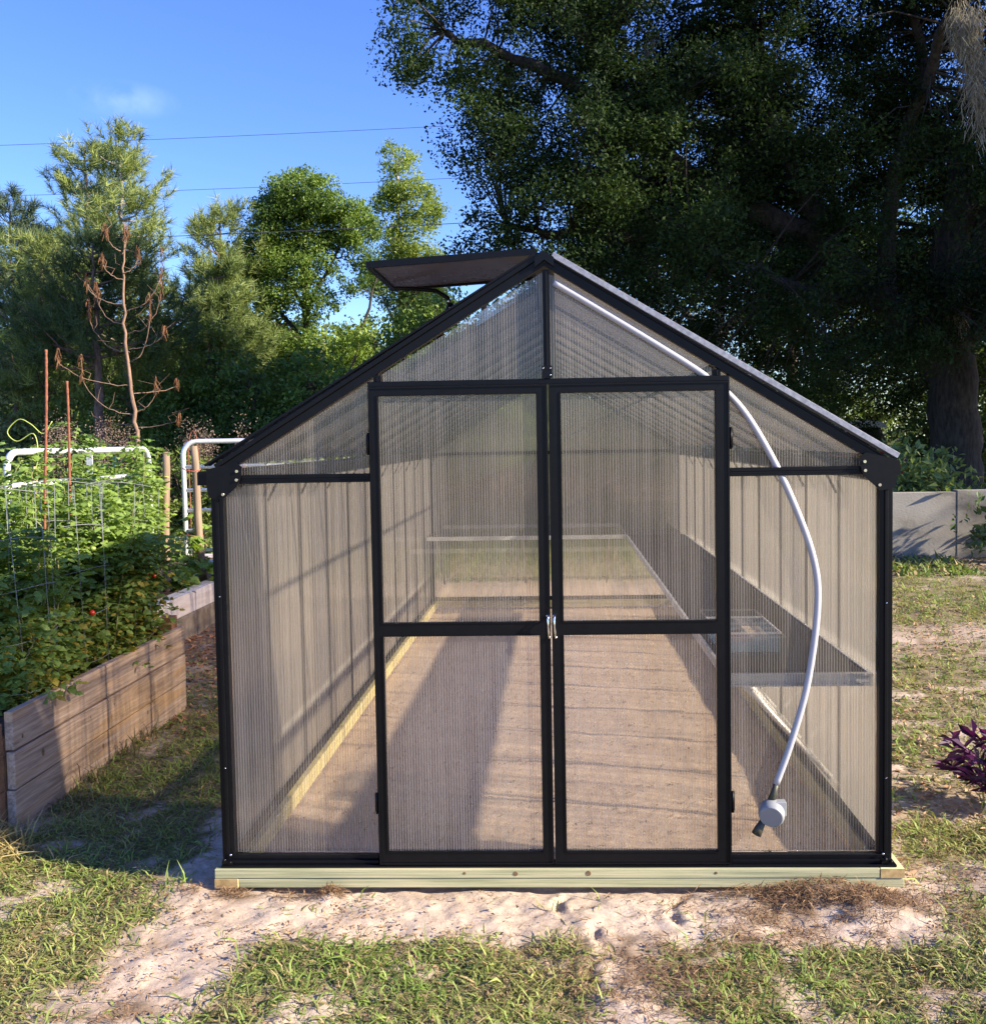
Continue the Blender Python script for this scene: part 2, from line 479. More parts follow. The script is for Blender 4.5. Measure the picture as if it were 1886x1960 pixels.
def grass_cover(x, y):
    """0..1 how much of the soil is under grass"""
    P = np.stack([x, y], -1)
    n1 = fbm(P * 3.1, 4, 3) - .5
    n2 = fbm(P * 9, 3, 8) - .5
    w = n1 * .30 + n2 * .14
    # left lawn, between the raised bed and the greenhouse, front-left corner
    left = smooth(-1.40, -1.56, x + w + .10 * y * (y < 0))
    left = left * smooth(4.6, 3.6, y + w * 3)
    left = left * (1 - .85 * smooth(2.2, 3.4, y + w * 2)) 
    left = np.maximum(left, 0)
    # centre patch in front
    c = smooth(-1.06, -.94, x + w * .7 - .12 * (y + .44)) * smooth(.20, .0, x + w * .9) * smooth(-.395, -.47, y + w * .45)
    # right lawn
    r = smooth(.30, .52, x + w) * smooth(-.40, -.50, y + w * .6)
    r2_ = smooth(1.28, 1.52, x + w * .8) * (.95 + .9 * n1) * (1 - .75 * smooth(7.0, 9.5, y + 3 * n1))
    r2_ = r2_ * (1 - .8 * blob(x, y, 1.75, .05, .35, .25)) * (1 - .9 * blob(x, y, 2.1, .75, .5, .35)) * (1 - .75 * smooth(3.2, 4.0, y + n1 * 2) * smooth(5.4, 4.6, y))
    far = smooth(9.5, 12, y + n1 * 4) * smooth(3.2, 0.5, x + n1 * 3)
    far2 = smooth(-3.8, -4.6, x) * smooth(6.5, 8, y)
    g = np.maximum.reduce([left, c, r, r2_, far * .95, far2 * .9])
    inside = (x > -1.27) & (x < 1.29) & (y > .0) & (y < 6.15)
    g = np.where(inside, 0, g)
    # holes
    g = g * (1 - .75 * smooth(.16, .28, fbm(P * 5.3 + 9, 3, 21) - .42))
    return np.clip(g, 0, 1)


def ground_z(x, y):
    P = np.stack([x, y], -1)
    near = smooth(14, 5, np.hypot(x, y))
    z = (fbm(P * 2.2, 3, 5) - .5) * .045 + (fbm(P * 9, 3, 6) - .5) * .022 + (fbm(P * 34, 2, 9) - .5) * .010 * near
    ins = smooth(-1.3, -1.2, x) * smooth(1.32, 1.22, x) * smooth(-.05, .05, y) * smooth(6.2, 6.1, y)
    z = z * (1 - .45 * ins)
    z = z - .012 - .012 * smooth(-1.35, -1.28, x) * smooth(1.35, 1.28, x) * smooth(-.12, -.02, y) * smooth(6.3, 6.2, y)
    # two curved prints scuffed in the sand and heaps of pulled roots
    for (cx, cy, rr, a0, a1) in ((.24, -.62, .13, 2.3, 5.0), (.30, -.36, .16, 2.9, 4.2), (.62, -.22, .20, 2.5, 3.5), (.10, -.16, .09, 2.2, 3.8)):
        ang = np.arctan2(y - cy, x - cx) % (2 * PI)
        d = np.abs(np.hypot(x - cx, y - cy) - rr)
        z = z - .013 * np.exp(-(d / .017) ** 2) * smooth(a0 - .2, a0, ang) * smooth(a1 + .2, a1, ang)
        z = z + .005 * np.exp(-((d - .035) / .02) ** 2) * smooth(a0 - .2, a0, ang) * smooth(a1 + .2, a1, ang)
    z = z + .055 * blob(x, y, .95, -.12, .22, .08) + .03 * blob(x, y, 1.12, -.24, .16, .08) + .03 * blob(x, y, -.82, -.10, .05, .05)
    z = z + .02 * blob(x, y, -1.28, -.10, .12, .05)
    return z + .02 * smooth(20, 60, y)


def graded(lo, hi, flo, fhi, fine, ratio=1.12):
    a = list(np.arange(flo, fhi + fine / 2, fine)); s = fine
    while a[-1] < hi: s *= ratio; a.append(a[-1] + s)
    s = fine; b = []
    c = flo
    while c > lo: s *= ratio; c -= s; b.append(c)
    return np.array(b[::-1] + a)


gx = graded(-260, 260, -2.6, 2.6, .013)
gy = graded(-60, 420, -1.05, .9, .013, 1.05)
X, Y = np.meshgrid(gx, gy)
Z = ground_z(X, Y)
P2 = np.stack([X, Y], -1)
g = grass_cover(X, Y)
n_a = fbm(P2 * 4, 4, 31)[..., None]; n_b = fbm(P2 * 17, 3, 41)[..., None]; n_c = fbm(P2 * 1.1, 3, 51)[..., None]
sand = np.array([.66, .54, .42]); sand2 = np.array([.46, .35, .26]); mulch = np.array([.13, .075, .045]); dirt = np.array([.30, .225, .15])
lawnsoil = np.array([.20, .16, .085])
c = sand * (1 - n_a) + sand2 * n_a
c = c + (n_b - .5) * .10
mul = np.zeros_like(X)
for cx, cy, rx, ry, a in ((1.0, -.17, .36, .13, 1.1), (-1.22, -.09, .16, .06, 1.), (-.82, -.07, .06, .06, 1.), (.38, -.62, .22, .22, .75), (.55, -.42, .3, .08, .6), (-1.35, -.45, .12, .08, .5), (-1.28, -.86, .25, .08, .7),
                          (1.9, .35, .45, .4, .9), (1.45, .1, .2, .5, .6), (-2.1, 3.8, 1.1, 1.6, 1.), (3.2, 4.3, 2.2, .8, .6), (2.3, 1.2, .7, .5, .6)):
    mul = np.maximum(mul, a * blob(X, Y, cx, cy, rx, ry))
mul = np.maximum(mul, .9 * smooth(3.0, 3.8, Y) * smooth(-1.2, -1.5, X) * smooth(9, 7.5, Y))
mul = np.clip(mul[..., None] * 1.5 - .45 + (n_b - .5) * 2.2 + (n_a - .5) * 1.2, 0, 1)
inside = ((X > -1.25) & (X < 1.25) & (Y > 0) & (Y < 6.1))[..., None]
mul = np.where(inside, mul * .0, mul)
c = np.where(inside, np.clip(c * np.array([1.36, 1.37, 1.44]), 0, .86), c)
c = c * (1 - mul) + (mulch * (1 - n_a) + dirt * n_a) * mul
gg = np.clip(g[..., None] * 1.3 - .1, 0, 1)
c = c * (1 - gg * .88) + (lawnsoil * (.7 + .6 * n_b)) * gg * .88
far = smooth(9, 15, Y)[..., None] * smooth(3.5, 0, X)[..., None]
lawn = np.array([.10, .15, .04]) * (.75 + .5 * n_c)
farL = np.maximum(far, (smooth(-4.2, -5.0, X) * smooth(5, 7, Y))[..., None])
c = c * (1 - farL) + lawn * farL
woodf = smooth(22, 27, Y)[..., None]
c = c * (1 - woodf) + np.array([.07, .06, .035]) * woodf
out_ = smooth(6, 30, np.abs(X))[..., None] * smooth(20, -5, Y)[..., None]
c = c * (1 - out_) + np.array([.16, .17, .07]) * out_
nx, ny = len(gx), len(gy)
V = np.stack([X, Y, Z], -1).reshape(-1, 3)
ii = (np.arange(ny - 1)[:, None] * nx + np.arange(nx - 1)[None]).ravel()
idx = np.stack([ii, ii + 1, ii + nx + 1, ii + nx], -1).ravel()
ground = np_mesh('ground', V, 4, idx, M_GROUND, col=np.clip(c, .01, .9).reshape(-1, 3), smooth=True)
tag(ground, kind='structure')

# ------------------------------------------------------------------ grass and litter (stuff)
def scatter(n, x0, x1, y0, y1, near=None):
    x = rng.uniform(x0, x1, n); y = rng.uniform(y0, y1, n)
    return x, y


def in_bed(x, y):
    return ((x < -2.36) & (y > .50) & (y < 2.58) & (x > -3.75)) | ((x < -3.18) & (y > 3.2)) & (y < 9) & (x > -4.6)


def blades(name, x, y, length, width, elev, cols, mat, label, nb, cat='grass', zoff=0, spread=.02, keep=None):
    """nb curved blades from each tuft position"""
    n = len(x) * nb
    bx = np.repeat(x, nb) + rng.normal(0, spread, n); by = np.repeat(y, nb) + rng.normal(0, spread, n)
    bz = ground_z(bx, by) - .004 + zoff
    az = rng.uniform(0, 2 * PI, n)
    el = np.clip(rng.normal(elev, .33, n), .03, 1.45)
    Ln = np.repeat(length, nb) * rng.uniform(.45, 1.25, n); Wd = width * rng.uniform(.6, 1.3, n) * np.repeat(np.clip(length / .05, .6, 2.2), nb) ** .5
    base = np.stack([bx, by, bz], -1)
    d1 = np.stack([np.cos(az) * np.cos(el), np.sin(az) * np.cos(el), np.sin(el)], -1)
    el2 = el - rng.uniform(.2, 1.0, n)
    az2 = az + rng.normal(0, .35, n)
    d2 = np.stack([np.cos(az2) * np.cos(el2), np.sin(az2) * np.cos(el2), np.sin(el2)], -1)
    s = np.stack([-np.sin(az), np.cos(az), rng.normal(0, .35, n)], -1)
    mid = base + d1 * (Ln * .5)[:, None]; tip = mid + d2 * (Ln * .5)[:, None]
    tip[:, 2] = np.maximum(tip[:, 2], ground_z(tip[:, 0], tip[:, 1]) + .002)
    w = (Wd / 2)[:, None] * s
    V = np.stack([base - w * .7, base + w * .7, mid + w, mid - w, tip + w * .12, tip - w * .12], 1).reshape(-1, 3)
    o = np.arange(n)[:, None] * 6
    idx = np.concatenate([o + np.array([0, 1, 2, 3]), o + np.array([3, 2, 4, 5])], 1).ravel()
    c = np.repeat(cols, nb, 0) * rng.uniform(.75, 1.3, (n, 1))
    dry = rng.random(n) < .16
    c[dry] = np.array([.46, .36, .17]) * rng.uniform(.6, 1.15, (dry.sum(), 1))
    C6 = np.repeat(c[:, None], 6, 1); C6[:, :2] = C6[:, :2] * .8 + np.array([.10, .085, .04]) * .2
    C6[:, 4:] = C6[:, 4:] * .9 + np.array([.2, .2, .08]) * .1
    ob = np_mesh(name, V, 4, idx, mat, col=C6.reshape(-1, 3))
    tag(ob, label, cat, kind='stuff')
    return ob


def grass_cols(x, y):
    n = fbm(np.stack([x, y], -1) * 1.7, 3, 77)[:, None]
    t = rng.random((len(x), 1))
    a = np.array([.21, .31, .06]); b = np.array([.36, .37, .115]); cc = np.array([.11, .18, .04])
    k = np.clip(n * 1.6 - .3 + (t - .5) * .7, 0, 1)
    return a * (1 - k) + b * k - (a - cc) * (t > .75) * .8


def grass_field(name, n, x0, x1, y0, y1, length, width, nb, label, power=1.0, elev=.42):
    x, y = scatter(n, x0, x1, y0, y1)
    g = grass_cover(x, y)
    k = (rng.random(n) < np.clip(g, 0, 1) ** power * .98 + .004) & ~in_bed(x, y) & ~((x > -1.30) & (x < 1.32) & (y > -.06) & (y < 6.2))
    x, y = x[k], y[k]
    ln = length * rng.uniform(.6, 1.4, len(x)) * (1 + .0 * y)
    return blades(name, x, y, ln, width, elev, grass_cols(x, y), M_GRASS, label, nb)


grass_field('grass', 19000, -2.8, 2.6, -1.15, .6, .064, .0042, 7, 'patchy green and straw grass in front of and beside the greenhouse', elev=.30)
grass_field('grass', 13000, -3.3, -1.25, .5, 4.8, .060, .0050, 6, 'thin trampled grass between the weathered raised bed and the greenhouse')
grass_field('grass', 22000, 1.25, 7.0, .5, 10.5, .075, .0065, 6, 'bright patchy grass on the sandy yard right of the greenhouse')
x, y = scatter(26000, -16, 5, 8, 22)
k = ~in_bed(x, y)
blades('grass', x[k], y[k], np.full(k.sum(), .14), .022, .9, grass_cols(x[k], y[k]) * np.array([.62, .70, .6]), M_GRASS, 'sunny green lawn beyond the garden beds', 4, spread=.06)
# flat dead thatch under the live grass
x, y = scatter(16000, -2.8, 2.8, -1.15, 1.2)
k = (rng.random(16000) < np.clip(grass_cover(x, y) * 1.1, 0, 1) * .9 + .03) & ~in_bed(x, y) & ~((x > -1.30) & (x < 1.32) & (y > -.06))
x, y = x[k], y[k]
blades('thatch', x, y, np.full(len(x), .05), .0035, .10, np.array([.34, .27, .14]) * rng.uniform(.5, 1.2, (len(x), 1)), M_GRASS, 'flattened dead straw matted under the lawn', 4)
# tall straw-coloured tuft at the front corner of the bed
def tuft(name, cx, cy, n, ln, label, col, rad=.07):
    a = rng.uniform(0, 2 * PI, n); r = np.abs(rng.normal(0, rad, n))
    xx = cx + r * np.cos(a); yy = cy + r * np.sin(a)
    cols = np.array(col) * rng.uniform(.7, 1.25, (n, 1))
    o = blades(name, xx, yy, np.full(n, ln), .0045, .85, cols, M_GRASS, label, 1, cat='grass tuft')
    del o['kind']
    return o


tuft('grass_tuft', -2.36, .22, 620, .19, 'tall straw yellow grass tuft at the front corner of the weathered bed', (.44, .36, .15), .10)
tuft('grass_tuft', -1.42, -.03, 22, .11, 'lone upright green sprig at the left end of the greenhouse timber', (.22, .32, .07), .03)
for i, (yy, lab) in enumerate(((.85, 'wispy weed against the lowest bed board, nearest the camera'), (1.12, 'wispy weed against the middle of the lowest bed board'), (1.55, 'tall wispy weed near the far half of the lowest bed board'), (1.85, 'seedy grass stalks near the far end of the lowest bed board'))):
    tuft('weed_tuft', -2.30, yy, 34, .17, lab, (.24, .22, .10), .05)


def flakes(name, x, y, size, cols, label, zoff=.0, kind='stuff', cat='litter', aspect=.35, zr=.004):
    n = len(x)
    z = ground_z(x, y) + zoff + rng.uniform(0, zr, n)
    az = rng.uniform(0, 2 * PI, n); tl = rng.normal(0, .24, n)
    d = np.stack([np.cos(az) * np.cos(tl), np.sin(az) * np.cos(tl), np.sin(tl)], -1)
    s = np.stack([-np.sin(az), np.cos(az), rng.normal(0, .3, n)], -1)
    c0 = np.stack([x, y, z + np.abs(np.sin(tl)) * size * .5 + .003], -1)
    h = (size / 2)[:, None]; asp = aspect * rng.uniform(.4, 1.6, (n, 1))
    bend = np.array([0, 0, 1.]) * (size * rng.uniform(-.15, .2, n))[:, None]
    V = np.stack([c0 - d * h, c0 + s * h * asp + bend, c0 + d * h, c0 - s * h * asp + bend], 1).reshape(-1, 3)
    idx = np.arange(n * 4)
    o = np_mesh(name, V, 4, idx, M_LITTER, col=np.repeat(cols, 4, 0))
    tag(o, label, cat, kind=kind)
    return o


def litter_cols(n, a=(.16, .09, .05), b=(.42, .28, .16)):
    t = rng.random((n, 1)); return (np.array(a) * (1 - t) + np.array(b) * t)


n = 30000
x, y = scatter(n, -2.4, 2.6, -1.1, .5)
k = rng.random(n) < .15 + .85 * smooth(.5, .68, fbm(np.stack([x, y], -1) * 4.5, 3, 61))
k &= ~((x > -1.29) & (x < 1.31) & (y > -.06)) & ~in_bed(x, y)
x, y = x[k], y[k]
flakes('leaf_litter', x, y, rng.uniform(.005, .022, len(x)) , litter_cols(len(x)), 'crumbs of dead leaf and bark scattered on the pale sand')
# heaps of roots and bark
hx = []; hy = []
for cx, cy, rx, ry, nn_ in ((.95, -.13, .22, .07, 5200), (1.12, -.24, .20, .09, 4600), (.75, -.30, .2, .10, 2000), (.3, -.72, .2, .12, 2400), (-1.22, -.10, .10, .03, 1000), (-.82, -.09, .03, .03, 500), (-.92, -.12, .05, .012, 150), (.35, -.60, .2, .16, 1300), (-1.30, -.86, .2, .06, 900), (1.42, .05, .12, .25, 900), (.5, -.44, .22, .05, 500), (2.0, .45, .4, .25, 1500)):
    hx.append(rng.normal(cx, rx, nn_)); hy.append(rng.normal(cy, ry, nn_))
hx = np.concatenate(hx); hy = np.concatenate(hy)
k = ~((hx > -1.29) & (hx < 1.31) & (hy > -.055)) & (fbm(np.stack([hx, hy], -1) * 11, 3, 71) > rng.uniform(.36, .56, len(hx))); hx, hy = hx[k], hy[k]
flakes('root_debris', hx, hy, rng.uniform(.010, .05, len(hx)) , litter_cols(len(hx), (.10, .05, .028), (.34, .22, .12)), 'brown shredded roots and bark heaped on the sand by the timber base', aspect=.06, zr=.018)
n = 9000
x, y = scatter(n, -3.15, -1.3, 1.5, 7.5)
k = (rng.random(n) < smooth(1.6, 3.4, y + rng.normal(0, .5, n))) & ~in_bed(x, y)
x, y = x[k], y[k]
flakes('wood_mulch', x, y, rng.uniform(.02, .06, len(x)), litter_cols(len(x), (.20, .09, .05), (.50, .28, .15)), 'reddish brown wood chips on the path behind the weathered bed', zr=.015)
n = 22000
x, y = scatter(n, 1.35, 6, .0, 6.5)
k = rng.random(n) < .2 + .8 * smooth(.48, .62, fbm(np.stack([x, y], -1) * 2.5, 3, 99))
flakes('leaf_litter', x[k], y[k], rng.uniform(.012, .05, k.sum()), litter_cols(k.sum(), (.2, .11, .06), (.5, .33, .2)), 'dead brown leaves strewn over the sandy yard on the right')
# chips and prints on the greenhouse floor
n = 2600
x, y = scatter(n, -1.2, 1.2, .05, 4.0)
flakes('floor_debris', x, y, rng.uniform(.008, .03, n), litter_cols(n, (.14, .10, .07), (.35, .26, .18)), 'small dark crumbs on the sandy greenhouse floor')

# ------------------------------------------------------------------ greenhouse
GH = empty('greenhouse', (0, 0, 0), 'black framed greenhouse with ribbed clear panels, double doors and an open roof vent', 'greenhouse')
HW = 1.25; LEN = 6.13; E0 = 1.505; RZ = 2.30
TZ = .073
def part(name, mb, mat, parent=GH, bevel=0, label=None):
    o = mb.build(name, mat, parent, bevel)
    if label: o['label'] = label
    return o


# two courses of timber laid flat
part('base_timber', MB().box(-1.272, 1.198, -.055, .034, .038, TZ), M_PINE, bevel=.003, label='upper pale green front timber with knots')
part('base_timber', MB().box(-1.182, 1.287, -.052, .037, .001, .0365), M_PINE, bevel=.003, label='lower pale green front timber')
part('base_timber', MB().box(1.199, 1.287, -.054, LEN + .05, .038, TZ), M_PINEY, bevel=.003)
part('base_timber', MB().box(-1.272, -1.183, -.054, LEN + .05, .001, .0365), M_PINEY, bevel=.003)
part('base_timber', MB().box(-1.272, -1.183, .036, LEN + .05, .038, TZ), M_PINEY, bevel=.003)
part('base_timber', MB().box(1.199, 1.287, .039, LEN + .05, .001, .0365), M_PINEY, bevel=.003)
part('base_timber', MB().box(-1.181, 1.197, LEN - .03, LEN + .05, .038, TZ - .001), M_PINE, bevel=.003)
part('base_timber', MB().box(-1.181, 1.197, LEN - .028, LEN + .048, .001, .0365), M_PINE, bevel=.003)
part('timber_end', MB().box(1.2, 1.2865, -.0565, -.0541, .0385, TZ - .0005), M_ENDGRAIN)
part('timber_end', MB().box(-1.2715, -1.184, -.0565, -.0541, .0015, .036), M_ENDGRAIN)
for kx, kz, kr in ((-.33, .058, .006), (-.14, .056, .010), (.13, .057, .011), (.60, .058, .006), (.985, .018, .012)):
    part('knot', MB().tube([(kx, -.0565 + .003 * (kz < .03), kz), (kx, -.0540 + .003 * (kz < .03), kz)], [kr * .8, kr], 10), M_KNOT)

# base rails
part('base_rail', MB().box(-1.25, 1.262, -.045, .012, TZ + .001, .083).box(-1.243, -.655, -.02, .005, .083, .112).box(.662, 1.243, -.02, .005, .083, .112).box(-1.243, -.655, -.032, -.02, .083, .097).box(.662, 1.243, -.032, -.02, .083, .097), M_BLACK, bevel=.0015)
part('base_rail', MB().box(-1.255, -1.21, .013, LEN, TZ + .001, .11), M_BLACK, bevel=.0015)
part('base_rail', MB().box(1.21, 1.255, .013, LEN, TZ + .001, .11), M_BLACK, bevel=.0015)
part('base_rail', MB().box(-1.209, 1.209, LEN - .03, LEN, TZ + .001, .11), M_BLACK, bevel=.0015)
# corner posts: stepped extrusion
for sx in (-1, 1):
    for yy, sy in ((0, 1), (LEN, -1)):
        b = MB()
        a0, a1 = sorted((sx * 1.205, sx * 1.252))
        y0, y1 = sorted((yy - sy * .016, yy + sy * .030))
        b.box(a0, a1, y0, y1, .0835, 1.55)
        c0, c1 = sorted((sx * 1.222, sx * 1.234))
        y2, y3 = sorted((yy - sy * .022, yy - sy * .0162))
        b.box(c0, c1, y2, y3, .0835, 1.55)
        part('corner_post', b, M_BLACK, bevel=.0015)
# bright bolt cluster at the feet
for sx in (-1, 1):
    b = MB()
    b.box(sx * 1.228 - .02, sx * 1.228 + .02, -.040, -.0165, .0835, .098).ball((sx * 1.228 - .008, -.046, .104), .007).ball((sx * 1.228 + .014, -.044, .095), .006)
    part('foot_bracket', b, M_BLACK)
    part('bolt', MB().ball((sx * 1.216, -.030, .118), .005), M_CHROME)

# eave rails (front), with a groove
for x0, x1 in ((-1.204, -.6565), (.6655, 1.204)):
    part('eave_rail', MB().box(x0, x1, -.016, .02, 1.520, 1.5285).box(x0, x1, -.0145, .02, 1.5286, 1.538).box(x0, x1, -.016, .02, 1.5381, 1.551), M_BLACK, bevel=.001)
part('eave_rail', MB().box(-1.204, 1.204, LEN - .03, LEN, 1.520, 1.551), M_BLACK)
part('eave_rail', MB().box(-1.25, -1.215, .03, LEN - .03, 1.50, 1.555), M_BLACK)
part('eave_rail', MB().box(1.215, 1.25, .03, LEN - .03, 1.50, 1.555), M_BLACK)
# gutters: open U
for sx in (-1, 1):
    b = MB()
    a = lambda u, w: tuple(sorted((sx * u, sx * w)))
    go = 1.302 if sx < 0 else 1.280
    b.box(*a(1.2535, go), -.012, LEN, 1.516, 1.521).box(*a(go - .004, go), -.012, LEN, 1.5211, 1.565).box(*a(1.2535, 1.257), -.012, LEN, 1.5211, 1.570)
    b.box(*a(1.2571, go - .0041), -.012, -.008, 1.5211, 1.569)
    b.box(*a(1.2571, go - .0041), LEN - .004, LEN, 1.5211, 1.569)
    part('gutter', b, M_BLACK)
# gusset plates
def gusset(sx, yf):
    pts = [(-1.262, 1.512), (-1.256, 1.47), (-1.204, 1.462), (-1.155, 1.505), (-1.137, 1.53), (-1.128, 1.582), (-1.150, 1.600), (-1.262, 1.575)]
    pts = [(sx * -1 * px_, pz) for px_, pz in pts]
    if sx > 0: pts = pts[::-1]
    return MB().prism(pts, yf, yf + .004)
for sx in (-1, 1):
    gp = part('gusset', gusset(sx, -.0275), M_BLACK)
    for bx_, bz_ in ((1.146, 1.567), (1.148, 1.535), (1.20, 1.482)):
        part('bolt', MB().tube([(sx * bx_, -.034, bz_), (sx * bx_, -.0277, bz_)], .006, 6), M_CHROME, parent=gp)
    part('gusset', gusset(sx, LEN + .02), M_BLACK)

# roof frame
SL = math.atan2(RZ - 1.545, HW)
def slope_pt(sx, t, dz=0):
    """t 0 at eave .. 1 at ridge"""
    return sx * HW * (1 - t), 1.545 + (RZ - 1.545) * t + dz
for sx in (-1, 1):
    for yy, nm in ((0, 'roof_beam'), (LEN, 'roof_beam')):
        xa, za = slope_pt(sx, 0.0); xb, zb = slope_pt(sx, 1.0)
        xa *= .985; xb = sx * .004
        yc = yy + (.004 if yy == 0 else -.004)
        b = MB()
        b.bar((xa, yc, za + .012), (xb, yc, zb + .012), .030, .036)
        if sx < 0: b.bar((xa, yc - .002, za + .0405), (xb, yc - .002, zb + .0405), .017, .05)
        else: b.bar((xa, yc, za + .0345), (xb, yc, zb + .0345), .007, .036)
        part('roof_beam', b, M_BLACK, bevel=.0015)
# ridge
part('ridge_beam', MB().prism([(-.035, 2.290), (0, 2.315), (.035, 2.290), (.035, 2.324), (0, 2.346), (-.035, 2.324)], -.03, LEN + .02), M_BLACK)
# roof edge trims; sky light on the right one is painted in as grey
part('edge_trim', MB().bar((1.268, -.001, 1.534 + .052), (.030, -.001, 2.282 + .052), .020, .058), M_SKYLIT_TRIM, bevel=.001, label='right gable edge trim with sky light painted in as grey')
part('edge_trim', MB().bar((-1.268, .003, 1.534 + .056), (-.035, .003, 2.279 + .056), .008, .060), M_BLACK, bevel=.001)

# polycarbonate panels --------------------------------------------------
YK = [.02 + k_ * (LEN - .04) / 11 for k_ in range(12)]
for sx in (-1, 1):
    for k_ in range(11):
        y0, y1 = YK[k_] + .008, YK[k_ + 1] - .008
        a0, a1 = sorted((sx * 1.228, sx * 1.234))
        part('wall_panel', MB().box(a0, a1, y0, y1, .111, 1.499), M_PY)
        if sx == -1 and k_ == 0:
            # bay under the open vent: panel only below it
            t1 = .47
        else:
            t1 = .985
        xa, za = slope_pt(sx, .02); xb, zb = slope_pt(sx, t1)
        part('roof_panel', MB().bar((xa, (y0 + y1) / 2, za + .032), (xb, (y0 + y1) / 2, zb + .032), .006, y1 - y0), M_PR)
    for k_ in range(1, 11):
        yk = YK[k_]
        a0, a1 = sorted((sx * 1.218, sx * 1.246))
        part('mullion', MB().box(a0, a1, yk - .007, yk + .007, .1115, 1.499), M_BLACK)
        xa, za = slope_pt(sx, .02); xb, zb = slope_pt(sx, .985)
        part('rafter', MB().bar((xa, yk, za + .030), (xb, yk, zb + .030), .030, .014), M_BLACK)
    if sx > 0 or True:
        xa, za = slope_pt(sx, .5)
        part('purlin', MB().bar((xa, .03, za + .006), (xa, LEN - .03, za + .006), .012, .02, upv=(0, 0, 1)), M_BLACK)
    xa, za = slope_pt(sx, .45)
# vent frame cross bar
xa, za = slope_pt(-1, .485)
part('vent_curb', MB().bar((xa, YK[0] + .01, za + .034), (xa, YK[1] - .01, za + .034), .03, .02, upv=(0, 0, 1)), M_BLACK)
# knee braces inside the eaves
for k_ in range(1, 10):
    for sx in (-1, 1):
        part('knee_brace', MB().bar((sx * 1.212, YK[k_], 1.42), (sx * 1.12, YK[k_], 1.60), .010, .006), M_BLACK)

# front wall panels
part('gable_panel', MB().box(-1.203, -.650, .012, .018, .1125, 1.5195), M_PX, label='tall lower left front panel')
part('gable_panel', MB().box(.655, 1.203, .012, .018, .1125, 1.5195), M_PX, label='tall lower right front panel')
def zi(x): return 1.545 + (RZ - 1.545) * (1 - abs(x) / HW) - .018
part('gable_panel', MB().prism([(-1.17, 1.552), (-.634, 1.552), (-.634, zi(-.634)), (-1.17, zi(-1.17))], .012, .018), M_PX, label='left lower gable wedge')
part('gable_panel', MB().prism([(.634, 1.552), (1.17, 1.552), (1.17, zi(1.17)), (.634, zi(.634))], .012, .018), M_PX, label='right lower gable wedge')
part('gable_panel', MB().prism([(-.606, 1.888), (-.008, 1.888), (-.008, zi(.008)), (-.606, zi(-.606))], .012, .018), M_PX, label='left upper gable triangle')
part('gable_panel', MB().prism([(.018, 1.888), (.606, 1.888), (.606, zi(.606)), (.018, zi(.018))], .012, .018), M_PX, label='right upper gable triangle')
# rear wall
part('rear_panel', MB().box(-1.203, 1.203, LEN - .018, LEN - .012, .112, 1.5195), M_PXB)
part('rear_panel', MB().prism([(-1.17, 1.552), (1.17, 1.552), (0, zi(0))], LEN - .018, LEN - .012), M_PXB)
for xx in (0,):
    part('mullion', MB().box(xx - .01, xx + .01, LEN - .03, LEN - .002, .1125, zi(xx)), M_BLACK)
# mullions above door corners, centre post
for xx in (-.620, .620):
    part('mullion', MB().box(xx - .014, xx + .014, -.012, .02, 1.552 if False else 1.888, zi(xx) + .004).box(xx - .003, xx + .003, -.017, -.0121, 1.888, zi(xx)), M_BLACK, bevel=.001)
part('centre_post', MB().box(-.008, .018, -.012, .02, 1.889, zi(.01) + .006).box(.002, .008, -.018, -.0121, 1.889, zi(.01)), M_BLACK, bevel=.001)
part('joint_plate', MB().box(-.014, .022, -.020, -.0183, 1.889, 1.935), M_BLACK)
for bx_, bz_ in ((-.010, 1.925), (.017, 1.925), (.017, 1.900)):
    part('bolt', MB().ball((bx_, -.021, bz_), .0035), M_CHROME)
# door casing
part('door_casing', MB().box(-.656, .665, -.016, .02, 1.868, 1.888).box(-.656, -.640, -.016, .02, .084, 1.8675).box(.648, .665, -.016, .02, .084, 1.8675), M_BLACK, bevel=.0015)

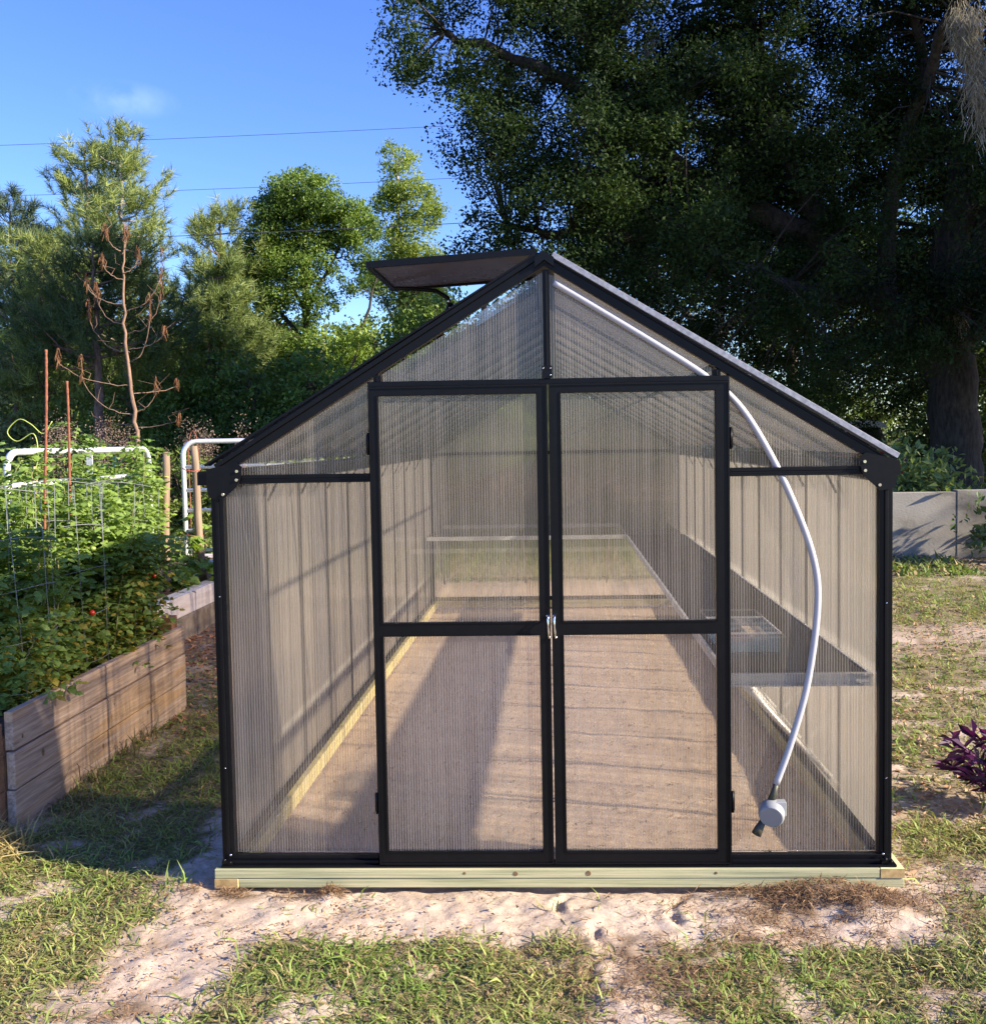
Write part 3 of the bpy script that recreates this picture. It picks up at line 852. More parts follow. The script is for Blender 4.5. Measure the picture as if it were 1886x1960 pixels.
def door(x0, x1, pane_x, label, hx_):
    """leaf x0..x1 with panes in pane_x"""
    z0, z1 = .088, 1.866
    p0, p1 = pane_x
    b = MB()
    yf, yb = -.045, -.018
    b.box(x0, p0, yf, yb, z0, z1)
    b.box(p1, x1, yf, yb, z0, z1)
    b.box(p0 + .0001, p1 - .0001, yf, yb, 1.833, z1)
    b.box(p0 + .0001, p1 - .0001, yf, yb, .947, .997)
    b.box(p0 + .0001, p1 - .0001, yf, yb, z0, .135)
    # raised outer lips on the stiles
    b.box(x0 + .0005, x0 + .006, yf - .004, yf - .0002, z0, z1)
    b.box(x1 - .006, x1 - .0005, yf - .004, yf - .0002, z0, z1)
    b.box(x0 + .006, x1 - .006, yf - .004, yf - .0002, z1 - .006, z1)
    b.box(x0 + .006, x1 - .006, yf - .004, yf - .0002, z0, z0 + .006)
    # the thin bead round each pane
    for (za, zb) in ((.997, 1.833), (.135, .947)):
        b.box(p0 - .004, p0 - .001, yf - .003, yf - .0003, za - .004, zb + .004)
        b.box(p1 + .001, p1 + .004, yf - .003, yf - .0003, za - .004, zb + .004)
        b.box(p0, p1, yf - .003, yf - .0003, zb + .001, zb + .004)
        b.box(p0, p1, yf - .003, yf - .0003, za - .004, za - .001)
    d = part('door', b, M_BLACK, label=label)
    for za, zb in ((.998, 1.832), (.136, .946)):
        part('pane', MB().box(p0 + .0005, p1 - .0005, -.034, -.028, za, zb), M_PX, parent=d)
    # pull handle
    h = MB()
    pts = [(hx_ - .003, yf - .004, 1.020), (hx_ + .001, yf - .022, 1.024), (hx_ - .002, yf - .030, 1.012), (hx_ - .001, yf - .027, .985), (hx_ + .001, yf - .030, .965), (hx_ + .002, yf - .028, .945), (hx_ + .003, yf - .004, .940)]
    h.tube(pts, [.003, .004, .0045, .003, .0045, .0035, .003], 8)
    h.ball(pts[0], .006); h.ball(pts[-1], .006)
    part('handle', h, M_CHROME, parent=d)
    sx = -1 if x0 < -.3 else 1
    xh = x0 if sx < 0 else x1
    for zz in (1.66, .32):
        hb = MB().tube([(xh + sx * .006, yf + .004, zz - .04), (xh + sx * .006, yf + .004, zz + .04)], .005, 8)
        hb.box(min(xh, xh + sx * .014), max(xh, xh + sx * .014), yf + .009, yf + .013, zz - .035, zz + .035)
        part('hinge', hb, M_BLACK, parent=d)
    return d


door(-.648, .0035, (-.614, -.037), 'left door leaf', -.004)
door(.0085, .659, (.052, .609), 'right door leaf', .019)

for x_, z_ in ((-.90, 1.5335), (-1.15, 1.5335), (.92, 1.5335), (1.17, 1.5335), (-.652, 1.20), (-.652, .55), (.6625, 1.25), (.6625, .60), (-1.228, 1.1), (-1.228, .45), (1.228, 1.05), (1.228, .40)):
    yv = -.0235 if abs(x_) > 1.2 else (-.0165 if abs(x_) < .7 else -.009)
    part('screw', MB().ball((x_, yv, z_), .0028), M_CHROME)

# open roof vent above the left slope
vy0, vy1 = YK[0] - .015, YK[1] + .01
vx0, vz0, vx1, vz1 = -.03, 2.352, -.655, 2.318
vt = MB()
vt.bar((vx0, (vy0 + vy1) / 2, vz0), (vx0 - .02, (vy0 + vy1) / 2, vz0 - .001), .022, vy1 - vy0)
vt.bar((vx1 + .02, (vy0 + vy1) / 2, vz1 + .001), (vx1, (vy0 + vy1) / 2, vz1), .024, vy1 - vy0)
vt.bar((vx0 - .02, vy0 + .01, vz0 - .001), (vx1 + .02, vy0 + .01, vz1 + .001), .024, .02)
vt.bar((vx0 - .02, vy1 - .01, vz0 - .001), (vx1 + .02, vy1 - .01, vz1 + .001), .024, .02)
vent = part('roof_vent', vt, M_BLACK, label='open vent flap standing level above the left roof slope')
M_VENT = poly_mat('twinwall_vent', 1, diffuse=.55, blur=.1, tint=(.80, .76, .72), body=(.38, .33, .30))
part('vent_pane', MB().bar((vx0 - .02, (vy0 + vy1) / 2, vz0), (vx1 + .02, (vy0 + vy1) / 2, vz1), .006, vy1 - vy0 - .04), M_VENT, parent=vent)
part('vent_arm', MB().tube([(-.625, .46, 2.300), (-.53, .46, 2.295), (-.45, .46, 2.285), (-.405, .46, 2.255), (-.398, .46, 2.222), (-.418, .46, 2.165), (-.44, .46, 2.10)], [.007, .009, .009, .010, .013, .009, .006], 8), M_BLACK, parent=vent)
part('arm_cylinder', MB().tube([(-.392, .46, 2.235), (-.43, .46, 2.13), (-.47, .46, 2.03)], .013, 10), M_BLACK, parent=vent)
part('bolt', MB().ball((-.40, .446, 2.24), .006).ball((-.395, .446, 2.213), .005), M_CHROME, parent=vent)

# shim block under the right end
sh = MB().box(1.155, 1.215, -.045, .05, -.045, -.0005).build('shim_block', M_PINEY, bevel=.003)
sh['label'] = 'small wooden shim block under the right end of the timber base'; sh['category'] = 'wood block'

# ------------------------------------------------------------------ staging shelf
SH = empty('shelf', (.95, 3, 0), 'long black slatted shelf with silver rails along the right greenhouse wall', 'shelf')
b = MB()
b.box(.66, 1.205, .06, .075, .725, .772).box(.66, 1.205, .052, .0598, .725, .733).box(.66, 1.205, .052, .0598, .764, .772).box(.66, 1.205, .056, .0598, .738, .741)
part('front_rail', b, M_SILVER, parent=SH)
part('side_rail', MB().box(.66, .672, .076, 5.5, .735, .772), M_SILVER, parent=SH)
part('side_rail', MB().box(1.192, 1.204, .076, 5.5, .735, .772), M_SILVER, parent=SH)
b = MB()
yy = .085
while yy < 5.5:
    b.box(.674, 1.190, yy, yy + .014, .762, .768); yy += .021
for xx in np.arange(.69, 1.19, .05):
    b.box(xx, xx + .012, .08, 5.5, .754, .761)
part('shelf_slats', b, M_MESH, parent=SH)
M_BRACE = pmat('sunlit_tint_aluminium', (.92, .92, .90), rough=.3, metal=.35)  # whitened aluminium: sun shine on the braces is put into the colour
for k_ in range(1, 10):
    ys = YK[k_] + .04
    part('brace', MB().tube([(.70, ys, .735), (1.20, ys, .185)], .012, 10), M_BRACE, parent=SH)
SB = empty('shelf', (-.2, 5.8, 0), 'short silver edged shelf across the rear greenhouse wall', 'shelf')
part('front_rail', MB().box(-1.19, .655, 5.50, 5.512, .735, .772), M_SILVER, parent=SB)
b = MB()
xx = -1.19
while xx < 1.18:
    b.box(xx, xx + .014, 5.515, 6.08, .762, .768); xx += .03
part('shelf_slats', b, M_MESH, parent=SB)
for xx in (-1.1, -.3, .5):
    part('brace', MB().bar((xx, 5.53, .73), (xx, 6.09, .25), .016, .012), M_SILVER, parent=SB)

# clear storage tray on the shelf
def clear_mat():
    mt, t, b_ = new_mat('clear_plastic'); n = t.nodes.new; l = t.links.new
    t.nodes.remove(b_)
    T = n('ShaderNodeBsdfTransparent'); T.inputs[0].default_value = (.86, .92, .96, 1)
    G = n('ShaderNodeBsdfGlossy'); G.inputs['Roughness'].default_value = .08
    D = n('ShaderNodeBsdfDiffuse'); D.inputs[0].default_value = (.45, .6, .75, 1)
    a = n('ShaderNodeMixShader'); a.inputs[0].default_value = .25; l(T.outputs[0], a.inputs[1]); l(D.outputs[0], a.inputs[2])
    c_ = n('ShaderNodeMixShader'); c_.inputs[0].default_value = .12; l(a.outputs[0], c_.inputs[1]); l(G.outputs[0], c_.inputs[2])
    l(c_.outputs[0], t.nodes['Material Output'].inputs['Surface'])
    return mt
BX = empty('storage_box', (.83, .62, .772), 'shallow clear plastic box with blue and red contents on the shelf', 'plastic box')
bz = .772
b = MB()
b.box(.70, .945, .44, .443, bz, bz + .075).box(.70, .945, .797, .80, bz, bz + .075).box(.70, .703, .4431, .7969, bz, bz + .075).box(.942, .945, .4431, .7969, bz, bz + .075).box(.7031, .9419, .4431, .7969, bz + .0005, bz + .004)
part('tray', b, clear_mat(), parent=BX)
b = MB().box(.694, .951, .434, .442 - .0025, bz + .0755, bz + .083).box(.694, .951, .8005, .807, bz + .0755, bz + .083).box(.694, .701, .4396, .8004, bz + .0755, bz + .083).box(.944, .951, .4396, .8004, bz + .0755, bz + .083)
part('rim', b, pmat('tray_rim', (.66, .66, .68), rough=.3), parent=BX)
part('insert', MB().box(.71, .93, .445, .449, bz + .006, bz + .045), pmat('blue_insert', (.10, .22, .40), rough=.4), parent=BX)
part('insert', MB().box(.71, .925, .4445, .4448, bz + .018, bz + .026), pmat('green_insert', (.10, .34, .24), rough=.4), parent=BX)
part('packet', MB().box(.71, .83, .50, .56, bz + .006, bz + .056), pmat('red_packet', (.42, .08, .07), rough=.5), parent=BX)
part('packet', MB().box(.84, .92, .55, .75, bz + .006, bz + .050), pmat('cream_packet', (.62, .52, .40), rough=.6), parent=BX)

# white hose hanging from the ridge
HO = empty('hose', (.8, .10, .2), 'white plastic hose bowing down from the ridge to a grey valve behind the right frame', 'hose')
hp = [(.034, 2.236), (.085, 2.205), (.171, 2.152), (.29, 2.082), (.405, 2.005), (.50, 1.948), (.58, 1.888), (.645, 1.838), (.697, 1.784), (.75, 1.712), (.794, 1.635), (.85, 1.535), (.891, 1.436), (.938, 1.327), (.969, 1.217), (.983, 1.125), (.985, 1.037), (.976, .90), (.949, .756), (.922, .645), (.889, .534), (.858, .442), (.832, .372)]
part('tube', MB().tube(polyline([(a_, -.0012, c_) for a_, c_ in hp[::2]] , 8), .0126, 14), M_HOSE, parent=HO)
part('coupling', MB().tube([(.833, -.002, .378), (.824, -.006, .345), (.812, -.012, .315)], [.010, .012, .015], 10), M_DARKFIT, parent=HO)
vb = MB()
vb.tube([(.804, -.052, .266), (.806, -.046, .268), (.812, -.014, .272), (.816, .004, .275)], [.040, .046, .049, .044], 24)
vb.box(.805, .862, -.038, -.002, .262, .316)
part('valve_body', vb, M_VALVE, parent=HO, bevel=.004)
part('nozzle', MB().tube([(.778, -.022, .238), (.764, -.022, .212), (.754, -.022, .190)], [.012, .016, .019], 10), M_DARKFIT, parent=HO)

# ------------------------------------------------------------------ raised beds
B1 = empty('raised_bed', (-3.0, 1.5, 0), 'weathered plank raised bed full of caged tomato plants left of the greenhouse', 'raised bed')
b = MB()
b.box(-2.400, -2.362, .545, 2.545, .342, .512)
part('side_board', b, M_BEDY, parent=B1, bevel=.003, label='sunlit top side board with orange stains')
part('side_board', MB().box(-2.396, -2.358, .543, 2.543, .168, .3335), M_BEDY, parent=B1, bevel=.003)
part('side_board', MB().box(-2.399, -2.361, .540, 2.545, -.03, .162), M_BEDY, parent=B1, bevel=.003)
for z0, z1 in ((.33, .465), (.166, .327), (-.03, .162)):
    part('end_board', MB().box(-3.75, -2.405, .500, .538, z0, z1 + .0), M_BEDX, parent=B1, bevel=.003)
part('end_board', MB().box(-3.75, -2.40, 2.548, 2.586, -.03, .50), M_BEDX, parent=B1, bevel=.003)
part('side_board', MB().box(-3.75, -3.712, .5385, 2.545, -.03, .50), M_BEDY, parent=B1, bevel=.003)
part('corner_post', MB().box(-2.49, -2.402, 2.45, 2.54, 0, .585), M_BEDX, parent=B1, bevel=.004)
part('corner_post', MB().box(-2.49, -2.402, .5405, .62, 0, .40), M_BEDX, parent=B1, bevel=.004)
part('soil', MB().box(-3.71, -2.4025, .541, 2.546, 0, .41), M_SOIL, parent=B1)
for yy, zz, rr in ((.62, .385, .008), (.62, .28, .006), (.78, .26, .016), (1.25, .29, .009), (1.38, .10, .013), (1.95, .12, .012), (2.35, .29, .008), (1.52, .285, .010), (.60, .215, .005)):
    part('knot', MB().ball((-2.3610 if zz > .34 else (-2.3588 if zz > .165 else -2.3618), yy, zz), rr, sq=(.12, 1.0, 1.3)), M_KNOT, parent=B1)
for xx, zz in ((-2.43, .43), (-2.43, .30), (-2.44, .10)):
    part('screw', MB().ball((xx, .4985, zz), .005), M_CHROME, parent=B1)

B2 = empty('raised_bed', (-3.9, 6, 0), 'low raised bed edged with white boards behind the weathered bed', 'raised bed')
part('edge_board', MB().box(-3.24, -3.20, 3.30, 7.9, .195, .375).box(-3.34, -3.2405, 3.30, 7.9, .345, .375), M_WHITEW, parent=B2, bevel=.004)
part('edge_board', MB().box(-4.6, -3.341, 3.30, 3.34, .195, .375), M_WHITEW, parent=B2, bevel=.004)
part('edge_board', MB().box(-4.6, -3.341, 7.86, 7.9, .195, .375), M_WHITEW, parent=B2, bevel=.004)
part('footing', MB().box(-3.26, -3.19, 3.28, 7.92, -.05, .193), M_CONC, parent=B2, bevel=.01)
part('footing', MB().box(-4.6, -3.261, 3.28, 3.35, -.05, .193), M_CONC, parent=B2)
part('soil', MB().box(-4.6, -3.262, 3.351, 7.85, -.02, .335), M_SOIL, parent=B2)
part('edge_board', MB().box(-4.64, -4.601, 3.30, 7.9, 0, .375), M_WHITEW, parent=B2, bevel=.004)

# round posts and gates used as trellis
def post(x, y, z0, z1, r, tx, label, cat='post', mat=None, name='log_post', group=None):
    pts = []; rr = []
    for i in range(9):
        t = i / 8
        pts.append((x + tx * t + .006 * math.sin(7 * t + x * 5), y + .005 * math.cos(9 * t), z0 + (z1 - z0) * t))
        rr.append(r * (1 - .10 * t) * (1 + .04 * math.sin(11 * t + x)))
    rr[-1] *= .85
    o = MB().tube(pts, rr, 12).build(name, mat or M_LOG)
    return tag(o, label, cat, group)


post(-3.545, 5.2, .30, 1.607, .037, .045, 'upright brown log post between the two tube gates')
post(-3.44, 5.85, .30, 1.655, .039, -.045, 'leaning pale log post behind the rail of the right tube gate')
for x, y, z1, lab in ((-4.55, 4.9, 1.50, 'pale sawn stake near the curved left end of the left gate'), (-4.25, 4.35, 1.45, 'short bright stake second from the left in the bean rows'), (-4.36, 6.1, 1.48, 'short bright stake in the middle of the left gate'), (-4.25, 6.6, 1.47, 'brown stake just left of the upright log post')):
    post(x, y, .1, z1, .022, .0, lab, 'stake', M_STAKE, 'garden_stake')
tp = MB().box(-5.26, -5.22, 7.98, 8.0, 0, 1.55).box(-5.245, -5.235, 8.0005, 8.025, 0, 1.55).build('fence_post', M_GREENPOST)
tag(tp, 'dark green steel post behind the left tube gate', 'post')


def gate(name, p, q, zb, zt, rails, r, label, mids):
    """tube gate from p to q (ground points)"""
    p = Vector((*p, 0)); q = Vector((*q, 0)); d = (q - p); Lg = d.length; d.normalize()
    root = empty(name, tuple(p), label, 'tube gate')
    at = lambda s, z: tuple(p + d * s + Vector((0, 0, z)))
    cr = .13
    pts = []
    for (cs, cz, a0) in ((cr, zt - cr, 180), (Lg - cr, zt - cr, 90), (Lg - cr, zb + cr * .4, 0), (cr, zb + cr * .4, -90)):
        for j in range(6):
            a = R(a0 - j * 18)
            k = 1 if a0 in (180, 90) else .4
            pts.append(at(cs + cr * math.cos(a) * (1 if k == 1 else .4) + (0 if k == 1 else (cr * .6 if a0 == 0 else -cr * .6)), cz + cr * math.sin(a) * k))
    pts.append(pts[0])
    part('frame', MB().tube(pts, r, 10, cap=False), M_GALV, parent=root)
    for z in rails:
        part('rail', MB().tube([at(r, z), at(Lg - r, z)], r * .82, 8), M_GALV, parent=root)
    for s in mids:
        part('upright', MB().bar(at(s, zb), at(s, zt - r), .05, .012, upv=(d.x, d.y, 0)), M_GALV, parent=root)
    return root


g1 = gate('tube_gate', (-3.93, 3.36), (-3.91, 5.80), .46, 1.635, (1.39, 1.14, .88, .70), .026, 'galvanised tube gate standing lengthwise among the tomato vines', (1.25,))
g2 = gate('tube_gate', (-3.64, 5.98), (-1.25, 6.45), .50, 1.700, (1.45, 1.22, 1.02, .82, .62), .024, 'white galvanised tube gate partly hidden behind the greenhouse corner', (.80, 1.6))
M_STR = pmat('red_string', (.55, .12, .08), rough=.8); M_YSTR = pmat('yellow_string', (.70, .55, .08), rough=.8)
for z in (1.43, .80):
    part('tie', MB().tube([(-3.64, 5.945, z + .01), (-3.55, 5.81, z - .01), (-3.47, 5.805, z - .02), (-3.42, 5.84, z)], .005, 6), M_STR, parent=g2)
part('tie', MB().tube([(-3.90, 5.78, 1.39), (-3.7, 5.45, 1.38), (-3.50, 5.155, 1.385), (-3.47, 5.17, 1.38)], .004, 6), M_YSTR, parent=g1)
hk = MB().tube([(-3.99, 7, .3)] + [(-3.97 + (-.03 + .10 * t if False else 0), 7, .3 + 1.3 * t) for t in (.3, .6, .9, 1)] + [(-3.965 + .05 * (1 - math.cos(a)), 7, 1.62 + .20 * math.sin(a)) for a in (0, .4, .8, 1.2, 1.57, 2, 2.4, 2.8, 3.1)] + [(-3.86, 7, 1.45)], .006, 6).build('plant_hook', M_RUST)
tag(hk, 'thin rusty hook of bent wire above the right tube gate', 'garden hook')
for (x0, z0, x1, z1, y, lab) in ((-2.855, .30, -2.77, 2.205, 1.75, 'taller rusty steel rod standing in the tomato bed'), (-2.90, .40, -2.885, 2.06, 2.2, 'shorter rusty steel rod standing behind the taller one')):
    pts = [(x0 + (x1 - x0) * t + .004 * math.sin(t * 9), y, z0 + (z1 - z0) * t) for t in np.linspace(0, 1, 60)]
    rr = [.0085 if i % 2 else .0065 for i in range(60)]
    tag(MB().tube(pts, rr, 8).build('steel_rod', M_RUST), lab, 'steel rod')

# ------------------------------------------------------------------ foliage tools
def unit(n):
    v = rng.normal(0, 1, (n, 3)); return v / np.linalg.norm(v, axis=1, keepdims=True)


def leaf_cloud(name, C, size, cols, mat, parent=None, aspect=.55, droop=0, up_bias=.3, fold=.18, dirs=None):
    """one folded diamond leaf at every centre"""
    n = len(C)
    d = unit(n) if dirs is None else dirs
    d[:, 2] -= droop; d /= np.linalg.norm(d, axis=1, keepdims=True)
    nrm = unit(n); nrm[:, 2] = np.abs(nrm[:, 2]) + up_bias
    s = np.cross(d, nrm); s /= np.linalg.norm(s, axis=1, keepdims=True) + 1e-9
    nn_ = np.cross(s, d)
    h = (size / 2)[:, None]
    sd_ = s * h * aspect; f_ = nn_ * h * fold
    V = np.stack([C - d * h, C + sd_ + f_ + d * h * .1, C + d * h, C - sd_ + f_ + d * h * .1], 1).reshape(-1, 3)
    return np_mesh(name, V, 4, np.arange(n * 4), mat, parent, col=np.repeat(cols, 4, 0))


def needle_cloud(name, C, D, size, width, cols, mat, parent=None):
    n = len(C)
    s = np.cross(D, unit(n)); s /= np.linalg.norm(s, axis=1, keepdims=True) + 1e-9
    w = s * (width / 2)
    V = np.stack([C - w, C + w, C + D * size[:, None] + w * .25, C + D * size[:, None] - w * .25], 1).reshape(-1, 3)
    return np_mesh(name, V, 4, np.arange(n * 4), mat, parent, col=np.repeat(cols, 4, 0))


def lobe_points(lobes, per_vol, seed, hole=.42, shell=.45, scale=.9):
    out = []
    for (cx, cy, cz, rx, ry, rz) in lobes:
        n = max(12, int(per_vol * rx * ry * rz))
        u = unit(n); r = rng.uniform(shell ** 3, 1, n) ** (1 / 3)
        p = u * r[:, None] * np.array([rx, ry, rz]) + np.array([cx, cy, cz])
        out.append(p)
    p = np.concatenate(out)
    q = fbm(p * scale, 3, seed)
    return p[q > hole]


def broad_tree(name, label, cat, trunk, limbs, lobes, per_vol, leaves, leaf, cl_r, colA, colB, seed, bark=None, hole=.42, shell=.45, lmat=None, group=None, tr=(.2, .08), aspect=.55, twigs=True, minz=None, scale=.9, droop=0.1):
    root = empty(name, tuple(trunk[0][:3]), label, cat, group)
    w = MB(); skel = []
    tp_ = polyline(trunk, 6, tr[0] * .06)
    rr = np.linspace(tr[0], tr[1], len(tp_)); rr[0] *= 1.35; rr[1] *= 1.12
    w.tube(tp_, list(rr), 12); skel.append(tp_[len(tp_) // 2:])
    for lb in limbs:
        r0, pts = lb[0], lb[1:]
        lp = polyline(pts, 6, r0 * .25)
        w.tube(lp, list(np.linspace(r0, r0 * .25, len(lp))), 8); skel.append(lp)
    SK = np.concatenate(skel)
    cl = lobe_points(lobes, per_vol, seed, hole, shell, scale)
    if minz is not None: cl = cl[cl[:, 2] > minz]
    if twigs:
        for p in cl[::2]:
            d = np.linalg.norm(SK - p, axis=1); j = np.argmin(d)
            if d[j] < 3.6:
                a = SK[j]; mid = (a + p) / 2 + rng.normal(0, .08, 3) + np.array([0, 0, .08 * d[j]])
                w.tube([a, mid, p], [.010 + .008 * d[j], .010 + .003 * d[j], .005], 4, cap=False)
    w.build('trunk', bark or M_BARK, root)
    n = len(cl) * leaves
    C = np.repeat(cl, leaves, 0) + unit(n) * (rng.random(n) ** .5)[:, None] * cl_r * np.array([1, 1, .75]) * np.repeat(rng.uniform(.6, 1.3, len(cl)), leaves)[:, None]
    tcl = np.repeat(rng.random((len(cl), 1)), leaves, 0) * .65 + rng.random((n, 1)) * .35
    nb_ = np.repeat(fbm(cl * .5, 2, seed + 5)[:, None], leaves, 0)
    tcl = np.clip(tcl * .7 + (nb_ - .5) * 1.4 + .15, 0, 1)
    cols = np.array(colA) * (1 - tcl) + np.array(colB) * tcl
    leaf_cloud('crown', C, leaf * rng.uniform(.6, 1.35, n), cols, lmat or M_LEAF, root, aspect=aspect, droop=droop)
    return root, cl


# ------------------------------------------------------------------ great oak on the right
oak_lobes = [(6.0, 12.0, 9.0, 1.1, .9, .55), (6.9, 12.3, 8.9, .9, .9, .5), (-2.3, 13.6, 9.5, .75, 1.0, .5), (-2.45, 13.6, 8.0, .55, .8, .35), (-2.2, 13.8, 10.6, .9, 1, .6), (-1.9, 13.6, 8.6, .95, 1.2, .75), (-1.2, 14, 9.9, 1.5, 1.6, 1.1), (-1.25, 13.5, 7.3, .95, 1.1, .75), (.2, 13.2, 6.4, 1.3, 1.4, .9), (-.9, 13.4, 4.7, .7, .9, .5), (.1, 13.4, 4.4, .9, 1.1, .5), (2.2, 13.4, 4.3, 1.0, 1.2, .6), (3.4, 13.4, 3.9, .9, 1.1, .6), (6.6, 13.0, 3.6, 1.2, 1.2, .8), (8.2, 13.0, 3.9, 1.2, 1.2, .8), (-.4, 14, 8.6, 1.7, 1.8, 1.3), (-.7, 14, 6.5, 1.15, 1.4, .75), (-1.1, 13.6, 5.3, .75, 1., .55),
             (.6, 13.6, 7.0, 1.5, 1.6, 1.2), (.3, 13.3, 5.4, 1.2, 1.3, .8), (.4, 14.5, 10.4, 2.2, 2.2, 1.5), (1.7, 14.5, 8.6, 1.8, 2.0, 1.4), (1.6, 13.4, 6.0, 1.3, 1.4, 1.0), (1.2, 13.6, 4.6, 1.0, 1.2, .6),
             (2.9, 14.5, 10.2, 2.0, 2.2, 1.4), (3.0, 13.8, 7.3, 1.4, 1.6, 1.2), (2.8, 13.3, 5.2, 1.3, 1.4, .9), (3.9, 14.2, 5.6, 1.4, 1.6, 1.0), (4.2, 14.6, 8.7, 1.7, 2.0, 1.3), (5.4, 14.6, 7.0, 1.5, 1.8, 1.2),
             (4.4, 13.6, 4.2, 1.2, 1.4, .8), (5.6, 13.8, 4.9, 1.3, 1.5, .9), (5.6, 15, 10.3, 2.2, 2.4, 1.5), (7.0, 14.6, 8.6, 1.6, 1.8, 1.2), (7.0, 13.6, 6.0, 1.4, 1.6, 1.0), (7.1, 13.5, 4.4, 1.2, 1.4, .8), (8.4, 14.2, 7.2, 1.5, 1.8, 1.3),
             (8.6, 13.8, 5.0, 1.4, 1.6, 1.1), (8.4, 15, 10.4, 2.2, 2.4, 1.6), (9.9, 14.2, 6.4, 1.6, 2.0, 1.8), (10.2, 15, 9.4, 2., 2.4, 1.8), (5.0, 13.4, 3.0, .9, 1.1, .5), (6.2, 13.6, 3.1, .7, 1.0, .55),
             (3.0, 17.5, 7.5, 2.6, 2.0, 2.6), (6.0, 18.5, 7.5, 2.6, 2.0, 2.8), (0, 17, 8.5, 2.0, 2.0, 2.0), (9, 18, 7.5, 2.6, 2.2, 3.0), (1.5, 17, 6, 1.8, 1.6, 1.3), (9.3, 13.2, 3.6, .9, 1.2, .6)]
OAK, oakcl = broad_tree('oak_tree', 'huge dark live oak spreading over the greenhouse, its crown hung with grey moss', 'tree',
    [(7.75, 16, -.2), (7.8, 16, 1.2), (7.7, 16, 3.0), (7.6, 15.9, 4.8), (7.9, 16, 7)],
    [(.34, (7.7, 16, 2.6), (6.4, 15.8, 4.2), (5.2, 15.6, 5.4), (4.2, 15.3, 7.4), (3.6, 15, 9.6)),
     (.26, (5.4, 15.6, 5.2), (3.6, 15.2, 5.9), (1.8, 14.8, 7.0), (.0, 14.4, 8.2), (-1.8, 14, 8.8)),
     (.20, (3.6, 15.2, 5.9), (2.2, 14.6, 5.4), (.6, 14, 5.2), (-.8, 13.7, 5.4)),
     (.18, (2.0, 14.8, 6.9), (.8, 14.4, 8.6), (-.6, 14.2, 9.6), (-2.2, 14, 10.1)),
     (.30, (7.6, 16, 4.0), (8.4, 15.8, 6.0), (8.8, 15.6, 8.5), (8.4, 15.2, 11)),
     (.26, (7.7, 16, 3.4), (9.2, 15.4, 4.6), (10.8, 14.8, 5.8)),
     (.2, (6.4, 15.8, 4.2), (6.2, 15, 6.0), (6.6, 14.6, 8.2), (6.2, 14.5, 10)),
     (.16, (6.2, 15.7, 4.3), (5.0, 14.8, 4.2), (3.6, 14.2, 4.6), (2.4, 13.8, 5.0)),
     (.14, (7.6, 16, 3.6), (7.2, 15, 4.0), (6.6, 14.2, 4.0)),
     (.12, (6.4, 14.9, 7.0), (6.5, 13.4, 8.2), (6.3, 12.0, 8.5), (5.9, 11.2, 8.6))],
    oak_lobes + [(7.2, 15.0, 3.4, 1.0, .8, .6), (6.2, 14.5, 2.6, .9, .7, .5), (8.6, 13.4, 2.9, .8, .8, .5), (4.6, 15.5, 2.3, 1.2, 1, .6), (6.4, 17.5, 2.4, 1.6, 1, .8), (9.6, 17.5, 3.4, 1.6, 1, 1.2), (2.2, 16, 3.0, 1.2, 1, .8), (8.9, 14.5, 2.9, .9, .8, .6), (6.0, 19, 4.4, 2.4, 1.5, 1.6), (2.6, 19, 4.6, 2.2, 1.5, 1.4), (9.5, 19, 5, 2.4, 1.5, 2)], 36, 125, .072, .42, (.009, .022, .008), (.046, .080, .020), 3, lmat=M_OAKLEAF, tr=(.56, .30), hole=.425, shell=.30, scale=.8)
# moss
def moss(spots, parent, cols=((.18, .16, .11), (.44, .40, .29))):
    Cs = []; Ds = []; Ss = []; Cc = []
    for (x, y, z, h, w_, n) in spots:
        a = rng.normal(0, 1, (n, 3)) * np.array([w_, w_ * .7, .12]); strand = vnoise(np.stack([a[:, 0] * 22, a[:, 0] * 0], -1), 4); a[:, 2] -= rng.uniform(0, 1, n) ** 1.3 * h * (.35 + .75 * strand); a[:, 0] += .05 * np.sin(a[:, 2] * 6 + x)
        taper = 1 - .6 * np.clip(-a[:, 2] / h, 0, 1); a[:, :2] *= taper[:, None]
        Cs.append(a + np.array([x, y, z]))
        dd = np.stack([rng.normal(0, .38, n), rng.normal(0, .38, n), -np.ones(n)], -1); Ds.append(dd)
        Ss.append(rng.uniform(.06, .20, n)); t = rng.random((n, 1)); Cc.append(np.array(cols[0]) * (1 - t) + np.array(cols[1]) * t)
    o = needle_cloud('hanging_moss', np.concatenate(Cs), np.concatenate(Ds), np.concatenate(Ss), .012, np.concatenate(Cc), M_MOSS, parent)
    return o
ms_ = [(6.25, 11.6, 7.8, 1.6, .11, 1700), (6.42, 11.7, 7.2, 1.5, .07, 900), (6.12, 11.8, 8.0, 1.0, .07, 450), (1.75, 14.6, 8.8, 1.2, .08, 260), (6.9, 13.6, 4.2, 1.0, .07, 420)]
moss(ms_, OAK)

